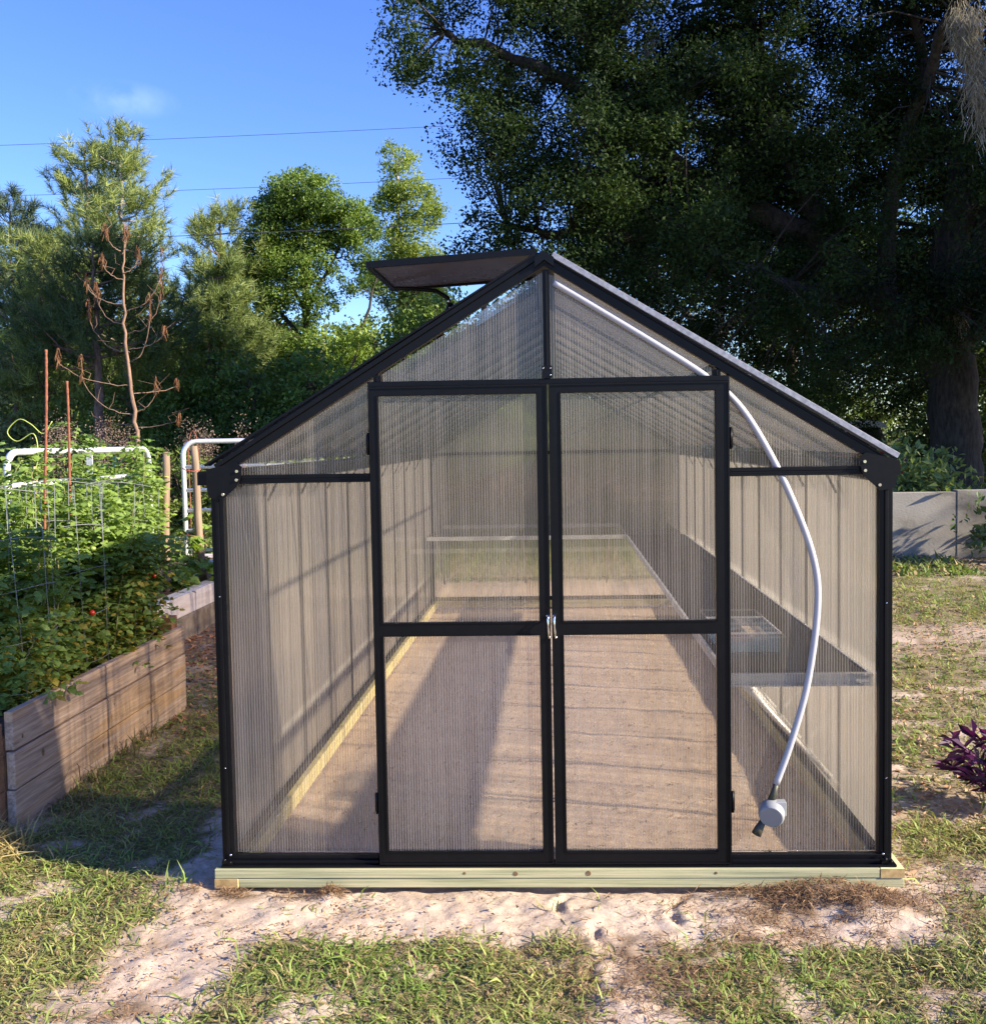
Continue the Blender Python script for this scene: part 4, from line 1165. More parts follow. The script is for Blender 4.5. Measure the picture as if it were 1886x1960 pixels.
# neighbour oaks: right edge, an unseen one added to cast shade, and behind
broad_tree('oak_tree', 'dark oak at the right edge, standing right of the great oak trunk', 'tree',
    [(12.5, 12, -.2), (12.4, 12, 2.5), (12.7, 12, 5), (12.5, 12, 8)],
    [(.2, (12.5, 12, 3), (10.8, 12, 4.5), (9.6, 12, 6)), (.2, (12.6, 12, 3.4), (14.5, 11.5, 5), (16, 11, 7)), (.2, (12.6, 12, 5), (12, 10, 7), (12, 9, 9))],
    [(10.6, 12, 5.4, 1.6, 2, 1.3), (11.4, 11.5, 8.2, 2.2, 2.4, 1.8), (13.5, 11.5, 6.0, 2.2, 2.4, 1.6), (13.5, 11, 9.5, 2.6, 2.6, 2), (15.8, 11, 7.4, 2.2, 2.4, 2.2), (10.6, 12.4, 3.6, 1.1, 1.3, .7), (12, 9.4, 7, 2, 2, 2), (12.2, 13.6, 10.5, 2.6, 2.4, 2)],
    16, 55, .12, .5, (.018, .038, .013), (.055, .095, .028), 9, lmat=M_OAKLEAF, tr=(.34, .2), hole=.38, shell=.3)
broad_tree('oak_tree', 'tall unseen oak right of the view, added to shade the great oak', 'tree',
    [(17.5, 10, -.2), (17.3, 10, 3), (17.6, 10, 6), (17.5, 10, 10)],
    [(.25, (17.4, 10, 3.5), (15.5, 11, 5.5), (14.5, 11, 7)), (.25, (17.5, 10, 4), (20, 9, 7)), (.2, (17.5, 10, 4.5), (16, 7, 7)), (.2, (17.5, 10, 4.5), (18, 13, 7))],
    [(15.5, 10.5, 6, 2.2, 2.6, 1.8), (16, 11, 8.5, 2.6, 3, 2), (17.5, 9.5, 6.5, 2.6, 3, 2), (19.5, 10, 8, 2.8, 3, 2.2), (16.5, 8, 5, 2.4, 2.4, 1.8), (18, 13.5, 7, 2.8, 2.8, 2.2), (16, 13.5, 7.5, 2.4, 2.8, 2), (17.5, 10, 10, 3, 3.4, 1.8), (16, 13, 4, 2.2, 2.4, 1.4), (17, 11, 3.6, 2.2, 2.4, 1.4)],
    12, 46, .17, .62, (.018, .038, .013), (.055, .095, .028), 19, lmat=M_OAKLEAF, tr=(.42, .25), hole=.36, shell=.2)
broad_tree('oak_tree', 'far oak with a pale sunlit trunk behind the right roof slope', 'tree',
    [(4.55, 24, -.2), (4.6, 24, 2.5), (4.5, 24, 4.5), (4.8, 24, 7.5)],
    [(.12, (4.5, 24, 4), (2.8, 24, 6), (1.8, 24, 8)), (.12, (4.6, 24, 4.5), (6.5, 24, 6.5))],
    [(2.5, 24, 6.4, 2.0, 2, 1.4), (5.5, 24, 6.2, 2.2, 2, 1.5), (4, 24.5, 9, 3, 2.4, 2.2), (1.2, 24, 3.6, 1.3, 1.5, 1.2), (6.6, 23.4, 4.0, 1.6, 1.6, 1.0), (3.0, 23.8, 3.6, 1.2, 1.3, .9)],
    18, 50, .12, .5, (.020, .045, .015), (.08, .13, .03), 12, tr=(.20, .12), bark=M_PALEBARK, hole=.38)
broad_tree('oak_tree', 'dense dark tree behind the great oak trunk on the right', 'tree',
    [(10.5, 23, -.2), (10.4, 23, 3), (10.6, 23, 7)],
    [(.14, (10.4, 23, 3), (8.5, 23, 5), (7.5, 23, 7)), (.14, (10.5, 23, 4), (13, 23, 6))],
    [(8.2, 23, 4.6, 2.2, 2, 1.6), (11, 22.5, 4.4, 2.2, 2, 1.8), (9.5, 23.5, 8.2, 3.2, 2.4, 2.4), (13.5, 23, 7, 2.6, 2, 2.6), (12.6, 22.6, 3.2, 1.8, 1.6, 1.4), (6.9, 23, 3.0, 1.2, 1.3, .9)],
    16, 50, .13, .5, (.018, .040, .014), (.07, .12, .03), 14, tr=(.3, .2), hole=.36)

# ------------------------------------------------------------------ left and middle trees
broad_tree('broadleaf_tree', 'tall rounded green tree with a leaning right branch left of the roof vent', 'tree',
    [(-6.8, 24, -.2), (-6.75, 24, 2), (-6.9, 24, 4), (-6.9, 24, 6.5), (-6.9, 24, 8.4)],
    [(.09, (-6.7, 24, 3.0), (-6.1, 24, 3.9), (-5.3, 24, 5.0), (-4.9, 24, 6.2)), (.08, (-6.9, 24, 4.4), (-7.8, 24, 5.6), (-8.4, 24, 6.6)), (.06, (-6.9, 24, 5.4), (-6.0, 24, 7), (-5.8, 24, 8)), (.06, (-6.9, 24, 5.2), (-7.6, 24, 7), (-7.6, 24, 8))],
    [(-6.9, 24, 8.5, 1.0, 1.1, .75), (-6.2, 24, 7.8, .95, 1.1, .8), (-7.6, 24, 7.7, .9, 1, .8), (-5.45, 24, 7.7, .65, .9, .7), (-8.2, 24, 6.8, .85, 1, .6), (-8.7, 24, 6.3, .5, .7, .5), (-6.9, 24, 6.6, .9, 1.1, .7), (-5.4, 24, 6.4, .6, .9, .7), (-7.7, 24, 5.7, .7, 1, .6), (-6.5, 24, 5.4, .6, .9, .5), (-8.0, 24, 4.6, .7, .9, .7), (-6.2, 24, 4.2, 1.0, 1, .7), (-7.2, 24, 4.3, .9, 1, .7)],
    175, 84, .085, .34, (.055, .11, .025), (.23, .34, .06), 21, tr=(.15, .06), hole=.40, shell=.3, scale=1.4)
broad_tree('broadleaf_tree', 'slender yellow green sunlit tree directly beside the great oak', 'tree',
    [(-4.9, 28, -.2), (-4.85, 28, 4), (-4.9, 28, 7), (-4.9, 28, 10.4)],
    [(.05, (-4.9, 28, 5), (-5.7, 28, 6.8)), (.05, (-4.9, 28, 5.5), (-4.1, 28, 7.2)), (.04, (-4.9, 28, 7), (-5.4, 28, 9))],
    [(-4.9, 28, 10.5, .55, .7, .7), (-4.7, 28, 9.5, .85, .9, .7), (-5.4, 28, 8.8, .75, .9, .8), (-4.0, 28, 9.0, .7, .9, .7), (-4.7, 28, 8.0, 1.1, 1, .8), (-4.1, 28, 7.0, .9, 1, .8), (-5.3, 28, 6.8, .9, 1, .8), (-4.2, 28, 5.7, 1.0, 1, .8)],
    120, 72, .09, .34, (.12, .19, .035), (.30, .38, .07), 22, tr=(.12, .04), hole=.40, shell=.2, bark=M_PALEBARK, scale=1.5)
FT = 'dense trees behind the wood edge'
for i, (x, y, h, wd, lab, ca, cb) in enumerate(((-16.5, 29, 7.6, 2.0, 'dense tree at the far left of the wood edge', (.05, .09, .03), (.19, .25, .07)), (-13.6, 30, 7.4, 1.9, 'dense tree behind the broad topped pine', (.045, .085, .03), (.17, .24, .06)), (-11.0, 29, 6.6, 1.7, 'dense tree behind the tallest pine', (.04, .08, .025), (.16, .23, .05)),
                          (-9.0, 25.5, 6.4, 1.3, 'leafy tree filling the gap left of the tall rounded tree', (.05, .10, .025), (.20, .28, .06)), (-5.75, 27, 5.5, .9, 'small leafy tree right of the tall rounded tree trunk', (.07, .12, .03), (.24, .32, .06)), (-8.4, 28, 5.8, 1.6, 'lighter tree behind the gap right of the pines', (.07, .12, .03), (.24, .31, .07)), (-6.6, 29, 5.0, 1.5, 'dark tree behind the foot of the tall rounded tree', (.035, .07, .02), (.12, .19, .04)), (-4.6, 29, 6.6, 1.6, 'yellowish tree behind the roof vent', (.10, .16, .03), (.27, .34, .06)), (-1.6, 29, 6.4, 1.6, 'dark tree behind the roof ridge', (.03, .06, .02), (.10, .16, .04)))):
    broad_tree('woodland_tree', lab, 'tree', [(x, y, -.2), (x + .1, y, h * .4), (x, y, h * .85)], [(.06, (x, y, h * .4), (x - wd * .7, y, h * .65)), (.06, (x, y, h * .45), (x + wd * .7, y, h * .7))],
               [(x, y, h * .82, wd * .6, 1.2, h * .17), (x - wd * .6, y, h * .66, wd * .6, 1.2, h * .16), (x + wd * .6, y, h * .62, wd * .6, 1.2, h * .16), (x, y, h * .5, wd, 1.2, h * .18), (x - wd * .4, y, h * .3, wd * .8, 1.2, h * .2), (x + wd * .5, y, h * .28, wd * .8, 1.2, h * .2)],
               40, 46, .14, .42, tuple(1.3 * v for v in ca), tuple(1.4 * v for v in cb), 200 + i, tr=(.12, .05), hole=.34, shell=.15, minz=.4, group=FT, bark=M_PBARK, scale=1.2)
und = [(-5.4, 22.5, 3.6, 1.2, 1.1, 1.3, 'bright leafy bush between the tall rounded tree and the vent', (.08, .14, .03), (.25, .32, .06)),
       (8.3, 17.0, 1.6, 1.1, .8, 1.0, 'dark bush left of the great oak trunk', (.02, .045, .015), (.08, .13, .03)),
       (-3.0, 22, 2.6, 1.5, 1.2, 1.1, 'broad yellow green bush under the open roof vent', (.10, .16, .03), (.27, .33, .06)),
       (-4.6, 20.5, 2.6, 1.3, 1.2, 1.2, 'dark green bush below the slender yellow green tree', (.035, .07, .018), (.13, .20, .04)),
       (-6.0, 21, 3.0, 1.3, 1.2, 1.1, 'mixed bush at the foot of the tall rounded tree', (.035, .075, .02), (.16, .24, .05)),
       (-7.4, 20.5, 2.7, 1.2, 1.2, 1.3, 'dark leafy bush right of the dead orange pine', (.03, .065, .018), (.12, .19, .04)),
       (-8.7, 21, 3.2, 1.3, 1.2, 1.5, 'tall dark bush behind the dead orange pine', (.028, .06, .018), (.10, .16, .035)),
       (-10.2, 20, 2.3, 1.2, 1.2, 1.0, 'low green bush right of the thick dark trunk', (.04, .08, .02), (.14, .2, .05)),
       (-11.8, 20, 2.2, 1.3, 1.2, 1.0, 'low green bush left of the thick dark trunk', (.05, .09, .03), (.16, .2, .06)),
       (-13.6, 20, 2.5, 1.5, 1.2, 1.3, 'grey green bush at the far left edge', (.07, .09, .04), (.18, .2, .09)),
       (-1.6, 24, 3.4, 1.4, 1.2, 1.2, 'olive bush just left of the roof ridge, under the oak', (.05, .09, .025), (.16, .22, .05)),
       (-3.4, 25, 5.6, 1.1, 1.0, 1.3, 'tall green sapling between the yellow green tree and the oak', (.05, .10, .03), (.19, .26, .05)),
       (.4, 25, 2.6, 1.4, 1.2, 1.2, 'dark shrub seen through the left door', (.03, .06, .02), (.10, .15, .04)),
       (3.0, 25.5, 2.4, 1.5, 1.2, 1.2, 'dark shrub seen through the right door', (.03, .06, .02), (.10, .15, .04)),
       (6.6, 20.5, 1.9, 1.6, 1.2, 1.1, 'dark shrub behind the right eave of the greenhouse', (.025, .05, .018), (.10, .15, .035)),
       (7.6, 10.8, 1.2, 1.0, .7, .6, 'low leafy shrub above the stained wall', (.04, .09, .03), (.16, .24, .06)),
       (5.9, 9.1, .30, .6, .3, .28, 'low dark shrub growing in front of the stained wall', (.03, .06, .025), (.12, .17, .06)),
       (5.2, 10.7, 1.05, .7, .6, .5, 'small shrub at the left end of the stained wall', (.04, .08, .03), (.20, .24, .07)),
       (10.0, 18.8, 2.2, 1.6, 1.2, 1.5, 'leafy shrub right of the great oak trunk', (.03, .06, .02), (.12, .17, .05))]
for i, (cx, cy, cz, rx, ry, rz, lab, ca, cb) in enumerate(und):
    lobes = [(cx, cy, cz, rx, ry, rz), (cx - rx * .5, cy, cz - rz * .7, rx * .8, ry, rz * .8), (cx + rx * .5, cy, cz - rz * .8, rx * .8, ry, rz * .8), (cx, cy - .3, max(.8, cz - rz * 1.5), rx * .9, ry, rz * .7)]
    broad_tree('bush', lab, 'bush', [(cx, cy, -.1), (cx + .1, cy, cz * .5), (cx, cy, cz)], [(.05, (cx, cy, cz * .3), (cx - rx * .6, cy, cz)), (.05, (cx, cy, cz * .3), (cx + rx * .6, cy, cz))], lobes,
               34, 48, .12, .36, tuple(1.5 * v for v in ca), tuple(1.7 * v for v in cb), 50 + i, tr=(.07, .03), hole=.36, shell=.2, minz=.25, group='bushes along the wood edge', bark=M_PBARK, scale=1.1)


def pine(name, label, x, y, h, r0, tiers, seed, lean=0, colA=(.09, .135, .04), colB=(.34, .40, .12), crown_from=.4, spread=2.0, bark=None, nn_=44, dens=1.5, needle=.24):
    root = empty(name, (x, y, 0), label, 'pine tree', 'pines at the wood edge')
    rr = np.random.default_rng(seed)
    w = MB()
    tr_ = polyline([(x, y, -.2), (x + lean * .3, y, h * .35), (x + lean * .7, y, h * .7), (x + lean, y, h)], 7, .02)
    w.tube(tr_, list(np.linspace(r0, .02, len(tr_))), 10)
    C = []; D = []; cid = []
    for i in range(tiers):
        t = crown_from + (1 - crown_from) * (i + rr.random()) / tiers
        z = h * t; px_ = x + lean * t
        for j in range(rr.integers(2, 5)):
            a = rr.uniform(0, 2 * PI); ln_ = spread * (1 - (t - crown_from) / (1 - crown_from)) ** .7 * rr.uniform(.45, 1.1) + .35
            e = np.array([px_ + math.cos(a) * ln_, y + math.sin(a) * ln_ * .8, z + ln_ * rr.uniform(.15, .6)])
            s0 = np.array([px_, y, z]); mid = (s0 + e) / 2 + np.array([0, 0, -.10 * ln_])
            w.tube([s0, mid, e], [.018 + .012 * ln_, .014 + .004 * ln_, .008], 5, cap=False)
            m_ = int((4 + 5 * ln_) * dens)
            for q in range(m_):
                u = rr.uniform(.35, 1.0)
                pt = (s0 * (1 - u) ** 2 + 2 * mid * u * (1 - u) + e * u * u) + rr.normal(0, .12 + .12 * ln_, 3) * np.array([1, 1, .8])
                C.append(pt); dd = (e - s0) / np.linalg.norm(e - s0) * .7 + np.array([0, 0, .75]) + rr.normal(0, .3, 3); D.append(dd / np.linalg.norm(dd)); cid.append(rr.random())
    w.build('trunk', bark or M_PBARK, root)
    C = np.array(C); D = np.array(D); cid = np.array(cid)
    n = len(C) * nn_
    CC = np.repeat(C, nn_, 0); u = rng.random((n, 1)); CC = CC + np.repeat(D, nn_, 0) * u * .34
    DD = unit(n) * .9 + np.repeat(D, nn_, 0) * .9; DD /= np.linalg.norm(DD, axis=1, keepdims=True)
    t = np.clip(np.repeat(cid, nn_)[:, None] * .7 + rng.random((n, 1)) * .4, 0, 1)
    needle_cloud('crown', CC, DD, rng.uniform(.6, 1.2, n) * needle, .017, np.array(colA) * (1 - t) + np.array(colB) * t, M_NEEDLE, root)
    return root


pine('pine_tree', 'tallest pine with pale branches and a pointed top', -11.15, 22, 9.4, .11, 17, 1, crown_from=.26, spread=2.1, bark=M_PALEBARK)
pine('pine_tree', 'broad topped pine left of the tallest pine', -13.0, 24, 10.0, .13, 15, 2, crown_from=.40, spread=1.8)
pine('pine_tree', 'bluish pine at the far left with a straight thin trunk', -14.1, 22, 7.9, .10, 13, 3, crown_from=.38, spread=1.5, colA=(.05, .085, .05), colB=(.13, .18, .10))
pine('pine_tree', 'pine leaning out toward the gap of open sky', -9.6, 23, 7.9, .09, 12, 4, lean=.7, crown_from=.40, spread=1.3)
pine('pine_tree', 'dark shaded pine with the thick black trunk', -10.3, 18.5, 6.2, .15, 11, 5, crown_from=.52, spread=2.0, colA=(.035, .06, .025), colB=(.10, .15, .05))
pine('pine_tree', 'short pine with bright soft needles behind the dead pine', -8.7, 22, 6.0, .07, 11, 6, crown_from=.35, spread=1.2, colA=(.10, .15, .05), colB=(.24, .30, .09))
pine('pine_tree', 'pine cut off by the left edge of the photo', -16.2, 23, 8.4, .12, 12, 8, crown_from=.35, spread=2.0, colA=(.05, .085, .045), colB=(.13, .19, .09))
pine('pine_tree', 'thin pine between the wood edge trunks at left', -12.3, 20, 6.5, .08, 9, 11, crown_from=.45, spread=1.2)

# dead orange pine
DP = empty('dead_pine', (-6.7, 12, 0), 'dead young pine with orange bark and curled brown needles', 'dead tree')
w = MB()
tr_ = polyline([(-6.64, 12, -.1), (-6.66, 12, 1.7), (-6.78, 12, 3.0), (-6.80, 12, 4.2), (-6.76, 12, 5.2)], 8, .012)
w.tube(tr_, list(np.linspace(.042, .010, len(tr_))), 10)
br = [(2.15, -.78, .95), (2.2, .36, .55), (2.62, -1.1, .60), (2.5, .55, .25), (3.0, .38, 1.05), (3.15, -.75, .9), (3.2, .62, .35), (3.45, .62, .90), (3.6, -.72, .75), (3.8, .60, 1.0), (3.9, -.62, .5), (1.95, .75, .22), (2.0, -.55, .1), (4.3, -.28, .4), (4.4, .26, .4), (4.7, .12, .45), (4.75, -.16, .4)]
tips = []
for z, dx, dz in br:
    x0 = -6.66 - .07 * (z - 1.7) / 1.3
    dy = rng.normal(0, .25)
    pts = polyline([(x0, 12, z), (x0 + dx * .5, 12 + dy * .5, z + dz * .12), (x0 + dx * .92, 12 + dy, z + dz * .5), (x0 + dx * .98, 12 + dy, z + dz)], 5)
    pts[1:-1] += rng.normal(0, .007, (len(pts) - 2, 3))
    w.tube(pts, list(np.linspace(.009, .003, len(pts))), 6, cap=False); tips.append(pts[-6:])
    for _ in range(2):
        q0 = pts[rng.integers(3, len(pts) - 2)]; w.tube([q0, q0 + np.array([rng.normal(0, .10), 0, .10]), q0 + np.array([rng.normal(0, .16), 0, rng.uniform(.15, .3)])], [.005, .004, .002], 4, cap=False)
w.build('trunk', M_ORBARK, DP)
Cs = np.concatenate([np.repeat(t[-4:], 10, 0) for t in tips]); Cs = Cs + rng.normal(0, .016, Cs.shape)
Dd = unit(len(Cs)) * .35 + np.array([0, 0, -1.]); Dd /= np.linalg.norm(Dd, axis=1, keepdims=True)
needle_cloud('dead_needles', Cs, Dd, rng.uniform(.07, .17, len(Cs)), .010, np.array([.17, .085, .045]) * rng.uniform(.6, 1.4, (len(Cs), 1)), M_LITTER, DP)

# far wood: one mass closing the horizon behind everything
n_ = 3600
xx = rng.uniform(-48, 50, n_); yy = rng.uniform(34, 42, n_)
top = 4.2 + 1.6 * fbm(np.stack([xx * .22, yy * .1], -1), 3, 91) * 2 + 4.5 * smooth(-4, 4, xx)
zz = rng.random(n_) * top
cl = np.stack([xx, yy, zz], -1)
n = n_ * 60
C = np.repeat(cl, 60, 0) + unit(n) * rng.random((n, 1)) ** .5 * .95
t = np.clip(np.repeat(rng.random((n_, 1)), 60, 0) * .8 + rng.random((n, 1)) * .3, 0, 1)
fwod = leaf_cloud('far_wood', C, rng.uniform(.16, .34, n), np.array([.030, .055, .020]) * (1 - t) + np.array([.12, .17, .045]) * t, M_LEAF)
tag(fwod, 'dense far wood closing the view behind the lawn', 'wood', kind='stuff')
# slim trunks at the wood edge
for i, (x, y, r, h, lab) in enumerate(((-13.0, 27, .10, 6, 'slim bare trunk at the far left of the wood edge'), (-9.4, 26, .09, 6, 'slim bare trunk behind the dead orange pine'), (-8.0, 27, .08, 6, 'slim bare trunk left of the rounded green tree'), (-2.2, 27, .10, 6, 'slim bare trunk seen left of the roof ridge'), (1.2, 26, .13, 7, 'dark trunk standing right behind the roof ridge'), (7.2, 27, .16, 8, 'dark trunk beyond the right roof slope'))):
    tag(MB().tube(polyline([(x, y, -.2), (x + rng.normal(0, .15), y, h * .4), (x + rng.normal(0, .3), y, h)], 6, .02), r, 8).build('bare_trunk', M_PBARK), lab, 'tree trunk')

# dry brown seed-head weeds by the gates
for (x, y, h, lab) in ((-6.6, 9.6, 1.95, 'dry brown weed behind the shorter steel rod'), (-6.1, 9.8, 1.95, 'dry brown weed below the thick dark trunk'), (-4.85, 9.6, 1.95, 'dry brown weed above the right tube gate')):
    RW = empty('dry_weed', (x, y, 0), lab, 'weed', 'dry weeds')
    w = MB(); Cw = []
    for j in range(11):
        ex = x + rng.normal(0, .20); ey = y + rng.normal(0, .15); ez = h * rng.uniform(.75, 1.02)
        w.tube([(x + rng.normal(0, .05), y, 0), ((x + ex) / 2, ey, ez * .6), (ex, ey, ez)], [.008, .006, .003], 4, cap=False)
        Cw.append(np.array([ex, ey, ez - .12]) + rng.normal(0, 1, (230, 3)) * np.array([.07, .07, .13]))
    w.build('stem', M_PBARK, RW)
    Cw = np.concatenate(Cw)
    leaf_cloud('seed_heads', Cw, rng.uniform(.012, .035, len(Cw)), np.array([.20, .15, .12]) * rng.uniform(.55, 1.3, (len(Cw), 1)), M_LITTER, RW)

# ------------------------------------------------------------------ tomato plants, cages
def vine(name, label, cat, x, y, z0, h, rx, ry, nst, nleaf, size, colA, colB, seed, fruit=(), group=None, yellow_low=.0):
    root = empty(name, (x, y, z0), label, cat, group)
    rr = np.random.default_rng(seed)
    w = MB(); C = []; Dr = []
    for j in range(nst):
        a = rr.uniform(0, 2 * PI); bx_ = x + rr.normal(0, .05); by_ = y + rr.normal(0, .05)
        hh = h * rr.uniform(.5, 1.12)
        pts = [(bx_, by_, z0)]
        ca, sa = math.cos(a), math.sin(a)
        for q in range(1, 6):
            t = q / 5
            pts.append((bx_ + ca * rx * t ** .8 * rr.uniform(.7, 1.1) + rr.normal(0, .02), by_ + sa * ry * t ** .8 * rr.uniform(.7, 1.1) + rr.normal(0, .02), z0 + hh * t))
        pl = polyline(pts, 5, .006)
        w.tube(pl, list(np.linspace(.0075, .003, len(pl))), 5, cap=False)
        # compound leaves: petiole with 7..9 leaflets
        nl = nleaf // nst
        for q in range(nl):
            b0 = pl[rr.integers(3, len(pl))]
            az = rr.uniform(0, 2 * PI); el = rr.uniform(-.3, .7); L_ = rr.uniform(.10, .24)
            dd = np.array([math.cos(az) * math.cos(el), math.sin(az) * math.cos(el), math.sin(el)])
            side = np.array([-math.sin(az), math.cos(az), 0])
            for s_ in (.35, .55, .75, .95):
                p = b0 + dd * L_ * s_ + np.array([0, 0, -.35 * L_ * s_ * s_])
                for sg in (-1, 1):
                    C.append(p + side * sg * .022); v_ = side * sg * .9 + dd * .5 + np.array([0, 0, -.3]) + rr.normal(0, .2, 3); Dr.append(v_ / np.linalg.norm(v_))
            C.append(b0 + dd * L_ * 1.1 + np.array([0, 0, -.4 * L_])); Dr.append(dd)
    w.build('stem', pmat(name + '_stem', (.12, .17, .05), (.24, .22, .09), scale=20, rough=.6), root)
    C = np.array(C); Dr = np.array(Dr); n = len(C)
    nz_ = fbm(C * 3.5, 2, seed)[:, None]
    t = np.clip(nz_ * 1.5 - .35 + rng.random((n, 1)) * .35, 0, 1)
    cols = np.array(colA) * (1 - t) + np.array(colB) * t
    if yellow_low:
        yl = (rng.random(n) < yellow_low * np.clip(1.3 - (C[:, 2] - z0) / (h * .5), 0, 1))
        cols[yl] = np.array([.42, .36, .06]) * rng.uniform(.6, 1.1, (yl.sum(), 1))
    # leaflet: pointed, toothed outline (8 verts)
    s = np.cross(Dr, unit(n) * .7 + np.array([0, 0, 1.])); s /= np.linalg.norm(s, axis=1, keepdims=True) + 1e-9
    nn2 = np.cross(s, Dr)
    sz = (size * rng.uniform(.6, 1.35, n))[:, None]
    prof = [(-.5, 0, 0), (-.25, .30, .05), (-.08, .20, .03), (.08, .30, .04), (.5, 0, -.12), (.08, -.30, .04), (-.08, -.20, .03), (-.25, -.30, .05)]
    V = np.stack([C + Dr * sz * a_ + s * sz * b_ + nn2 * sz * c_ for a_, b_, c_ in prof], 1).reshape(-1, 3)
    o = np.arange(n)[:, None] * 8
    idx = np.concatenate([o + np.array([0, 1, 2, 6]), o + np.array([0, 6, 7, 7])[:4]], 1)
    idx = np.concatenate([o + np.array([0, 1, 2, 6]), o + np.array([2, 3, 5, 6]), ], 1)
    tri = np.concatenate([o + np.array([0, 6, 7]), o + np.array([3, 4, 5]), o + np.array([0, 1, 6]), o + np.array([1, 2, 6]), o + np.array([2, 3, 6]), o + np.array([3, 5, 6])], 1).ravel()
    np_mesh('foliage', V, 3, tri, M_LEAF, root, col=np.repeat(cols, 8, 0))
    for (fx, fy, fz, fr, fm) in fruit:
        part('tomato', MB().ball((fx, fy, fz), fr, 10, 8, sq=(1, 1, .88)), fm, parent=root)
    return root


tA, tB = (.07, .14, .03), (.28, .40, .09)
lA, lB = (.13, .23, .04), (.30, .42, .08)
TG = 'tomato plants in the weathered bed'
toms = [(-2.62, 1.05, .78, .16, .2, 'low tomato plant nearest the front right of the bed, with a large green fruit', [(-2.66, .95, .60, .035, M_GREENFRUIT), (-2.52, 1.1, .72, .022, M_ORANGE)], .35, .55),
        (-2.98, .95, .95, .2, .2, 'tomato plant at the left edge with yellowing lower leaves', [(-2.9, .9, .75, .02, M_RED)], .40, .8),
        (-2.64, 1.65, 1.0, .2, .24, 'tomato plant in the middle of the bed with a red fruit', [(-2.46, 1.52, .78, .017, M_RED), (-2.55, 1.75, 1.10, .016, M_GREENFRUIT)], .25, 1.0),
        (-3.15, 1.6, 1.12, .24, .24, 'tall tomato plant in the left rear of the bed', [(-3.0, 1.4, 1.2, .022, M_GREENFRUIT)], .15, 1.0),
        (-2.66, 2.22, 1.02, .2, .22, 'tomato plant at the far end of the bed beside the corner post', [(-2.41, 2.10, .88, .016, M_RED), (-2.42, 2.14, .90, .016, M_RED), (-2.39, 2.18, .885, .014, M_RED), (-2.40, 2.05, .87, .017, M_ORANGE), (-2.42, 1.92, .97, .022, M_GREENFRUIT), (-2.43, 1.86, 1.0, .024, M_GREENFRUIT)], .3, 1.0),
        (-3.15, 2.25, 1.14, .24, .22, 'bushy tomato plant at the rear left corner of the bed', [(-2.95, 2.05, 1.22, .02, M_ORANGE)], .1, 1.0)]
for i, (x, y, h, rx, ry, lab, fr, yl, dn) in enumerate(toms):
    vine('tomato_plant', lab, 'tomato plant', x, y, .38, h * 1.14, rx * 1.15, ry * 1.15, 13, int(820 * dn), .046, tA, tB, 100 + i, fr, TG, yl)
TG2 = 'vines in the white edged bed'
for i, (x, y, h, rx, ry, lab) in enumerate(((-3.62, 3.75, 1.05, .26, .3, 'sunlit tomato vine at the near end of the long tube gate'), (-4.2, 3.8, 1.15, .25, .3, 'sunlit vine behind the rusty rods'), (-3.66, 4.45, 1.02, .22, .3, 'sunlit tomato vine climbing the middle of the long tube gate'),
                                            (-4.25, 4.8, 1.10, .25, .3, 'sunlit vine beyond the middle of the long tube gate'), (-3.72, 4.95, .98, .2, .25, 'tomato vine just left of the upright log post'), (-4.2, 5.8, 1.15, .25, .3, 'tomato vine behind the far end of the long tube gate'),
                                            (-4.45, 3.35, 1.2, .25, .25, 'tomato vine at the left edge with feathery top shoots'))):
    vine('tomato_vine', lab, 'tomato plant', x, y, .32, h * 1.10, rx, ry, 11, 620, .050, lA if i != 2 else (.06, .13, .03), lB, 130 + i, (), TG2, .0)
vine('bean_plant', 'small broad leaved bean plant between the two log posts', 'bean plant', -3.50, 5.45, .335, .42, .12, .12, 6, 26, .11, (.14, .24, .04), (.30, .42, .08), 160)
vine('bean_plant', 'bean vine climbing the left end of the right tube gate', 'bean plant', -3.60, 5.90, .335, .80, .05, .05, 4, 22, .10, (.14, .24, .04), (.28, .40, .08), 161)
vine('bean_plant', 'bean plant at the foot of the leaning log post', 'bean plant', -3.32, 5.75, .335, .34, .10, .10, 5, 16, .11, (.10, .20, .05), (.25, .38, .08), 162)
tn = MB().tube(polyline([(-4.3, 4.4, 1.40), (-4.25, 4.4, 1.60), (-4.28, 4.4, 1.78), (-4.42, 4.4, 1.72), (-4.50, 4.4, 1.80), (-4.40, 4.4, 1.90), (-4.30, 4.4, 1.86), (-4.2, 4.4, 1.78), (-4.12, 4.4, 1.88)], 6), .0045, 6)
tno = tn.build('vine_shoot', pmat('tendril', (.42, .50, .10), rough=.5)); tag(tno, 'yellow green curling vine shoot at the far left edge', 'vine')
# yellow green hedge beyond the gates
for i, (x, y, lab) in enumerate(((-5.0, 9.6, 'sunlit leafy shrub between the two tube gates'), (-3.4, 10.0, 'bright shrub behind the right tube gate'), (-6.8, 9.5, 'bright shrub behind the left tube gate'), (-8.6, 9.6, 'shrub behind the vines at the left edge'))):
    broad_tree('shrub', lab, 'shrub', [(x, y, 0), (x, y, .6), (x, y, 1.1)], [], [(x, y, 1.0, .8, .5, .6), (x + .6, y, .7, .6, .5, .55), (x - .6, y, .8, .6, .5, .6)], 330, 40, .07, .2, (.10, .16, .03), (.26, .32, .07), 170 + i, tr=(.03, .015), hole=.34, shell=.1, group='shrubs behind the gates', scale=2)

